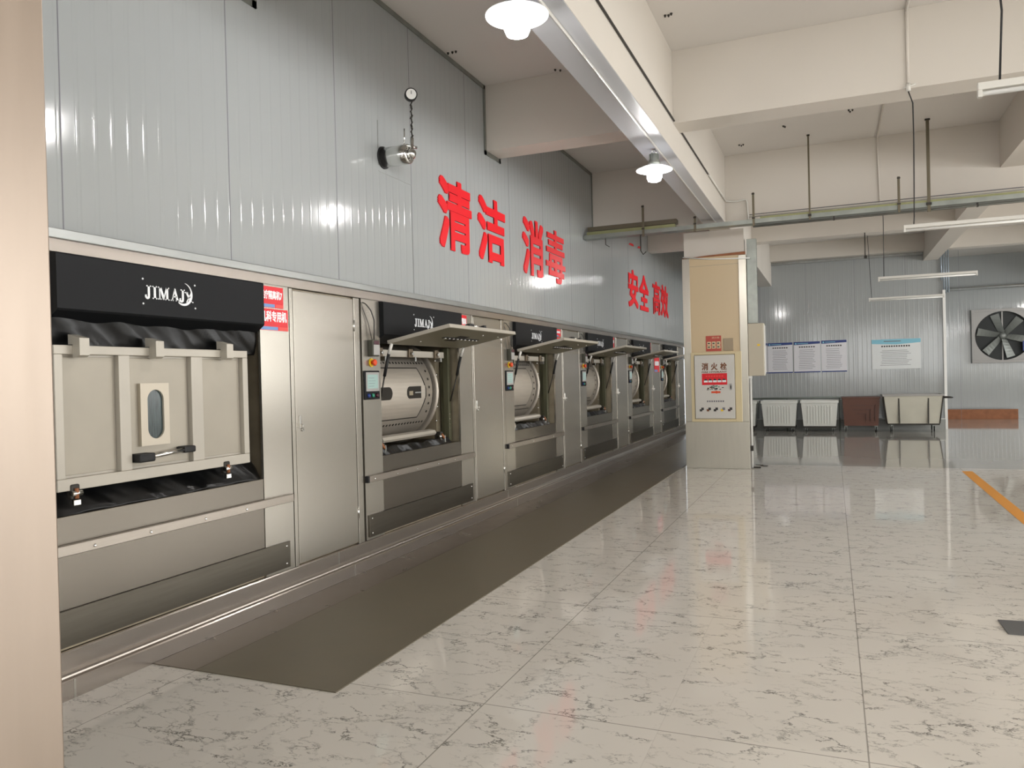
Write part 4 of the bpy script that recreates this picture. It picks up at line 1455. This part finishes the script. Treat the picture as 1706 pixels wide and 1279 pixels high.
# white post at the wall end, and the four conduits above it
f = MB(); f.m(WHITE).box(2.49, 2.55, 21.25, 21.30, 0, 3.37, .004); struct('trim_post', f)
for i in range(4):
    f = MB(); f.m(mat('blue_grey_conduit', rgb(165, 178, 190), .35, .5)).tube([(2.475 + .05 * i, 21.27, 4.33), (2.475 + .05 * i, 21.27, 3.30 if i else 3.6)], .016, 8)
    tag(obj('vertical_conduit', f, origin=(2.475 + .05 * i, 21.27, 3.3)), '%s of four upright conduits above the white post' % ['leftmost', 'second from left', 'second from right', 'rightmost'][i], 'conduit', 'four conduits above the white post')

# ================================================================== FAR WALL: FAN, PIPE, BOARD
t = thing('exhaust_fan', 'large square exhaust fan with six grey blades on the far wall', 'exhaust fan', (4.47, 26.0, 1.6))
f = MB(); f.m(LGREY)
fx0, fx1, fz0, fz1 = 3.75, 5.32, 1.60, 3.14
yw = 25.999
for a, b_, c, d_ in ((fx0, fx1, fz1 - .07, fz1), (fx0, fx1, fz0, fz0 + .07), (fx0, fx0 + .08, fz0 + .07, fz1 - .07), (fx1 - .08, fx1, fz0 + .07, fz1 - .07)):
    f.box(a, b_, yw - .16, yw, c, d_, .005)
obj('frame', f, t)
cx_, cz_, R_ = (fx0 + fx1) / 2, (fz0 + fz1) / 2, .70
f = MB(); f.m(mat('dark_duct', rgb(32, 36, 36), .6)).box(fx0 + .08, fx1 - .08, yw - .012, yw - .002, fz0 + .07, fz1 - .07); obj('duct_back', f, t)
f = MB(); f.m(LGREY)
x0_, x1_, z0_, z1_ = fx0 + .08, fx1 - .08, fz0 + .07, fz1 - .07
k = 48
oc = [(cx_ + min(R_, (x1_ - x0_) / 2 + .02) * math.cos(2 * math.pi * i / k), cz_ + R_ * math.sin(2 * math.pi * i / k)) for i in range(k)]
def clampp(p): return (min(max(p[0], x0_), x1_), min(max(p[1], z0_), z1_))
oc = [clampp(p) for p in oc]
for sx, sz in ((1, 1), (-1, 1), (-1, -1), (1, -1)):
    q = [p for p in oc if (p[0] - cx_) * sx >= -1e-6 and (p[1] - cz_) * sz >= -1e-6]
    q.sort(key=lambda p: math.atan2((p[1] - cz_) * sz, (p[0] - cx_) * sx))
    cc = (x1_ if sx > 0 else x0_, z1_ if sz > 0 else z0_)
    q = [p for p in q if abs(p[0] - cc[0]) > 1e-4 or True]
    for p1, p2 in zip(q, q[1:]):
        if (p1[0] - p2[0]) ** 2 + (p1[1] - p2[1]) ** 2 < 1e-8: continue
        ar = abs((p1[0] - cc[0]) * (p2[1] - cc[1]) - (p2[0] - cc[0]) * (p1[1] - cc[1]))
        if ar < 1e-6: continue
        f.prism([p1, p2, cc], 'y', yw - .14, yw - .10)
obj('corner_plate', f, t)
for kk in range(6):
    a = math.radians(108 + 60 * kk)
    f = MB(); f.m(FANM)
    er = Vector((math.cos(a), 0, math.sin(a))); et = Vector((-math.sin(a), 0, math.cos(a)))
    V = []
    for i in range(7):
        r_ = .08 + (.64 - .08) * i / 6; wd = .065 + .045 * i / 6; tw = .075 - .045 * i / 6
        for s_ in (-1, 1):
            p = Vector((cx_, yw - .075, cz_)) + er * r_ + et * (wd * s_) + Vector((0, tw * s_ * .6, 0))
            V += [tuple(p), tuple(p + Vector((0, .004, 0)))]
    Fc = []
    for i in range(6):
        b0, b1 = 4 * i, 4 * (i + 1)
        Fc += [(b0, b0 + 2, b1 + 2, b1), (b0 + 1, b1 + 1, b1 + 3, b0 + 3), (b0, b1, b1 + 1, b0 + 1), (b0 + 2, b0 + 3, b1 + 3, b1 + 2)]
    Fc += [(0, 1, 3, 2), (24, 26, 27, 25)]
    f.add_mesh(V, Fc)
    obj('blade', f, t)
f = MB(); f.m(FANM).lathe((cx_, yw - .012, cz_), (0, -1, 0), [(.07, 0), (.10, .06), (.09, .11), (.03, .13)], 20); obj('hub', f, t)
f = MB(); f.m(LGREY).box(cx_ - .018, cx_ + .018, yw - .03, yw - .013, z0_, z1_); obj('support_bar', f, t)
f = MB(); f.m(NAVY).box(5.0, 5.30, yw - .19, yw - .161, 1.92, 2.2); tag(obj('blue_sign', f, origin=(5.15, 25.9, 1.9)), 'dark blue sign on the right side of the exhaust fan, at the picture edge', 'sign')

f = MB(); f.m(CHROME).tube([(2.62, 25.88, 3.77), (10.9, 25.88, 3.80)], .055, 12)
for x in (3.1, 5.4, 8):
    f.m(DARKM).box(x, x + .03, 25.82, 25.998, 3.68, 3.72)
tag(obj('steam_pipe', f, origin=(4, 25.88, 3.77)), 'shiny horizontal pipe high on the far wall above the fan', 'pipe')
f = MB(); f.m(BROWN).box(2.6, 4.80, 25.5, 25.56, .0, .28, .004)
tag(obj('wooden_board', f, origin=(3.7, 25.5, 0)), 'long brown board lying on edge at the foot of the far wall', 'board')

# ================================================================== FLOOR ITEMS
f = MB()
f.m(MATF).box(-3.125, -2.245, 3.10, 20.3, .0005, .006, .001)
o = obj('rubber_mat', f, origin=(-2.7, 8, 0)); tag(o, 'long dark grey rubber mat on the tiles beside the machines', 'mat')
f = MB(); f.m(MATS2).box(-3.428, -3.13, 3.10, 20.3, .0005, .0045, .001)
o = obj('floor_strip', f, origin=(-3.28, 8, 0)); tag(o, 'narrow brownish strip between the steel kerb and the dark mat', 'strip')
f = MB(); f.m(ORANGET).prism([(1.69, 12.75), (1.635, 8.3), (1.76, 8.3), (1.825, 12.75)], 'z', .0006, .0016)
tag(obj('floor_tape', f, origin=(1.7, 10, 0)), 'orange marking tape stuck on the tiles at the right', 'tape')
f = MB(); f.m(SLATE).prism([(.872, 5.29), (1.35, 5.33), (1.35, 5.03), (.878, 5.03)], 'z', .0006, .006)
tag(obj('floor_plate', f, origin=(1.1, 5.2, 0)), 'dark grey plate lying on the tiles at the right edge', 'plate')
f = MB(); f.m(DARKM).lathe((-1.03, 12.9, .0006), (0, 0, 1), [(.06, 0), (.06, .006)], 6)
f.m(DARKM).prism([(-1.17, 12.96), (-1.05, 12.93), (-1.05, 12.95), (-1.16, 12.99)], 'z', .007, .015)
tag(obj('metal_scrap', f, origin=(-1.1, 12.95, 0)), 'small dark metal scrap on the floor at the foot of the column', 'scrap')
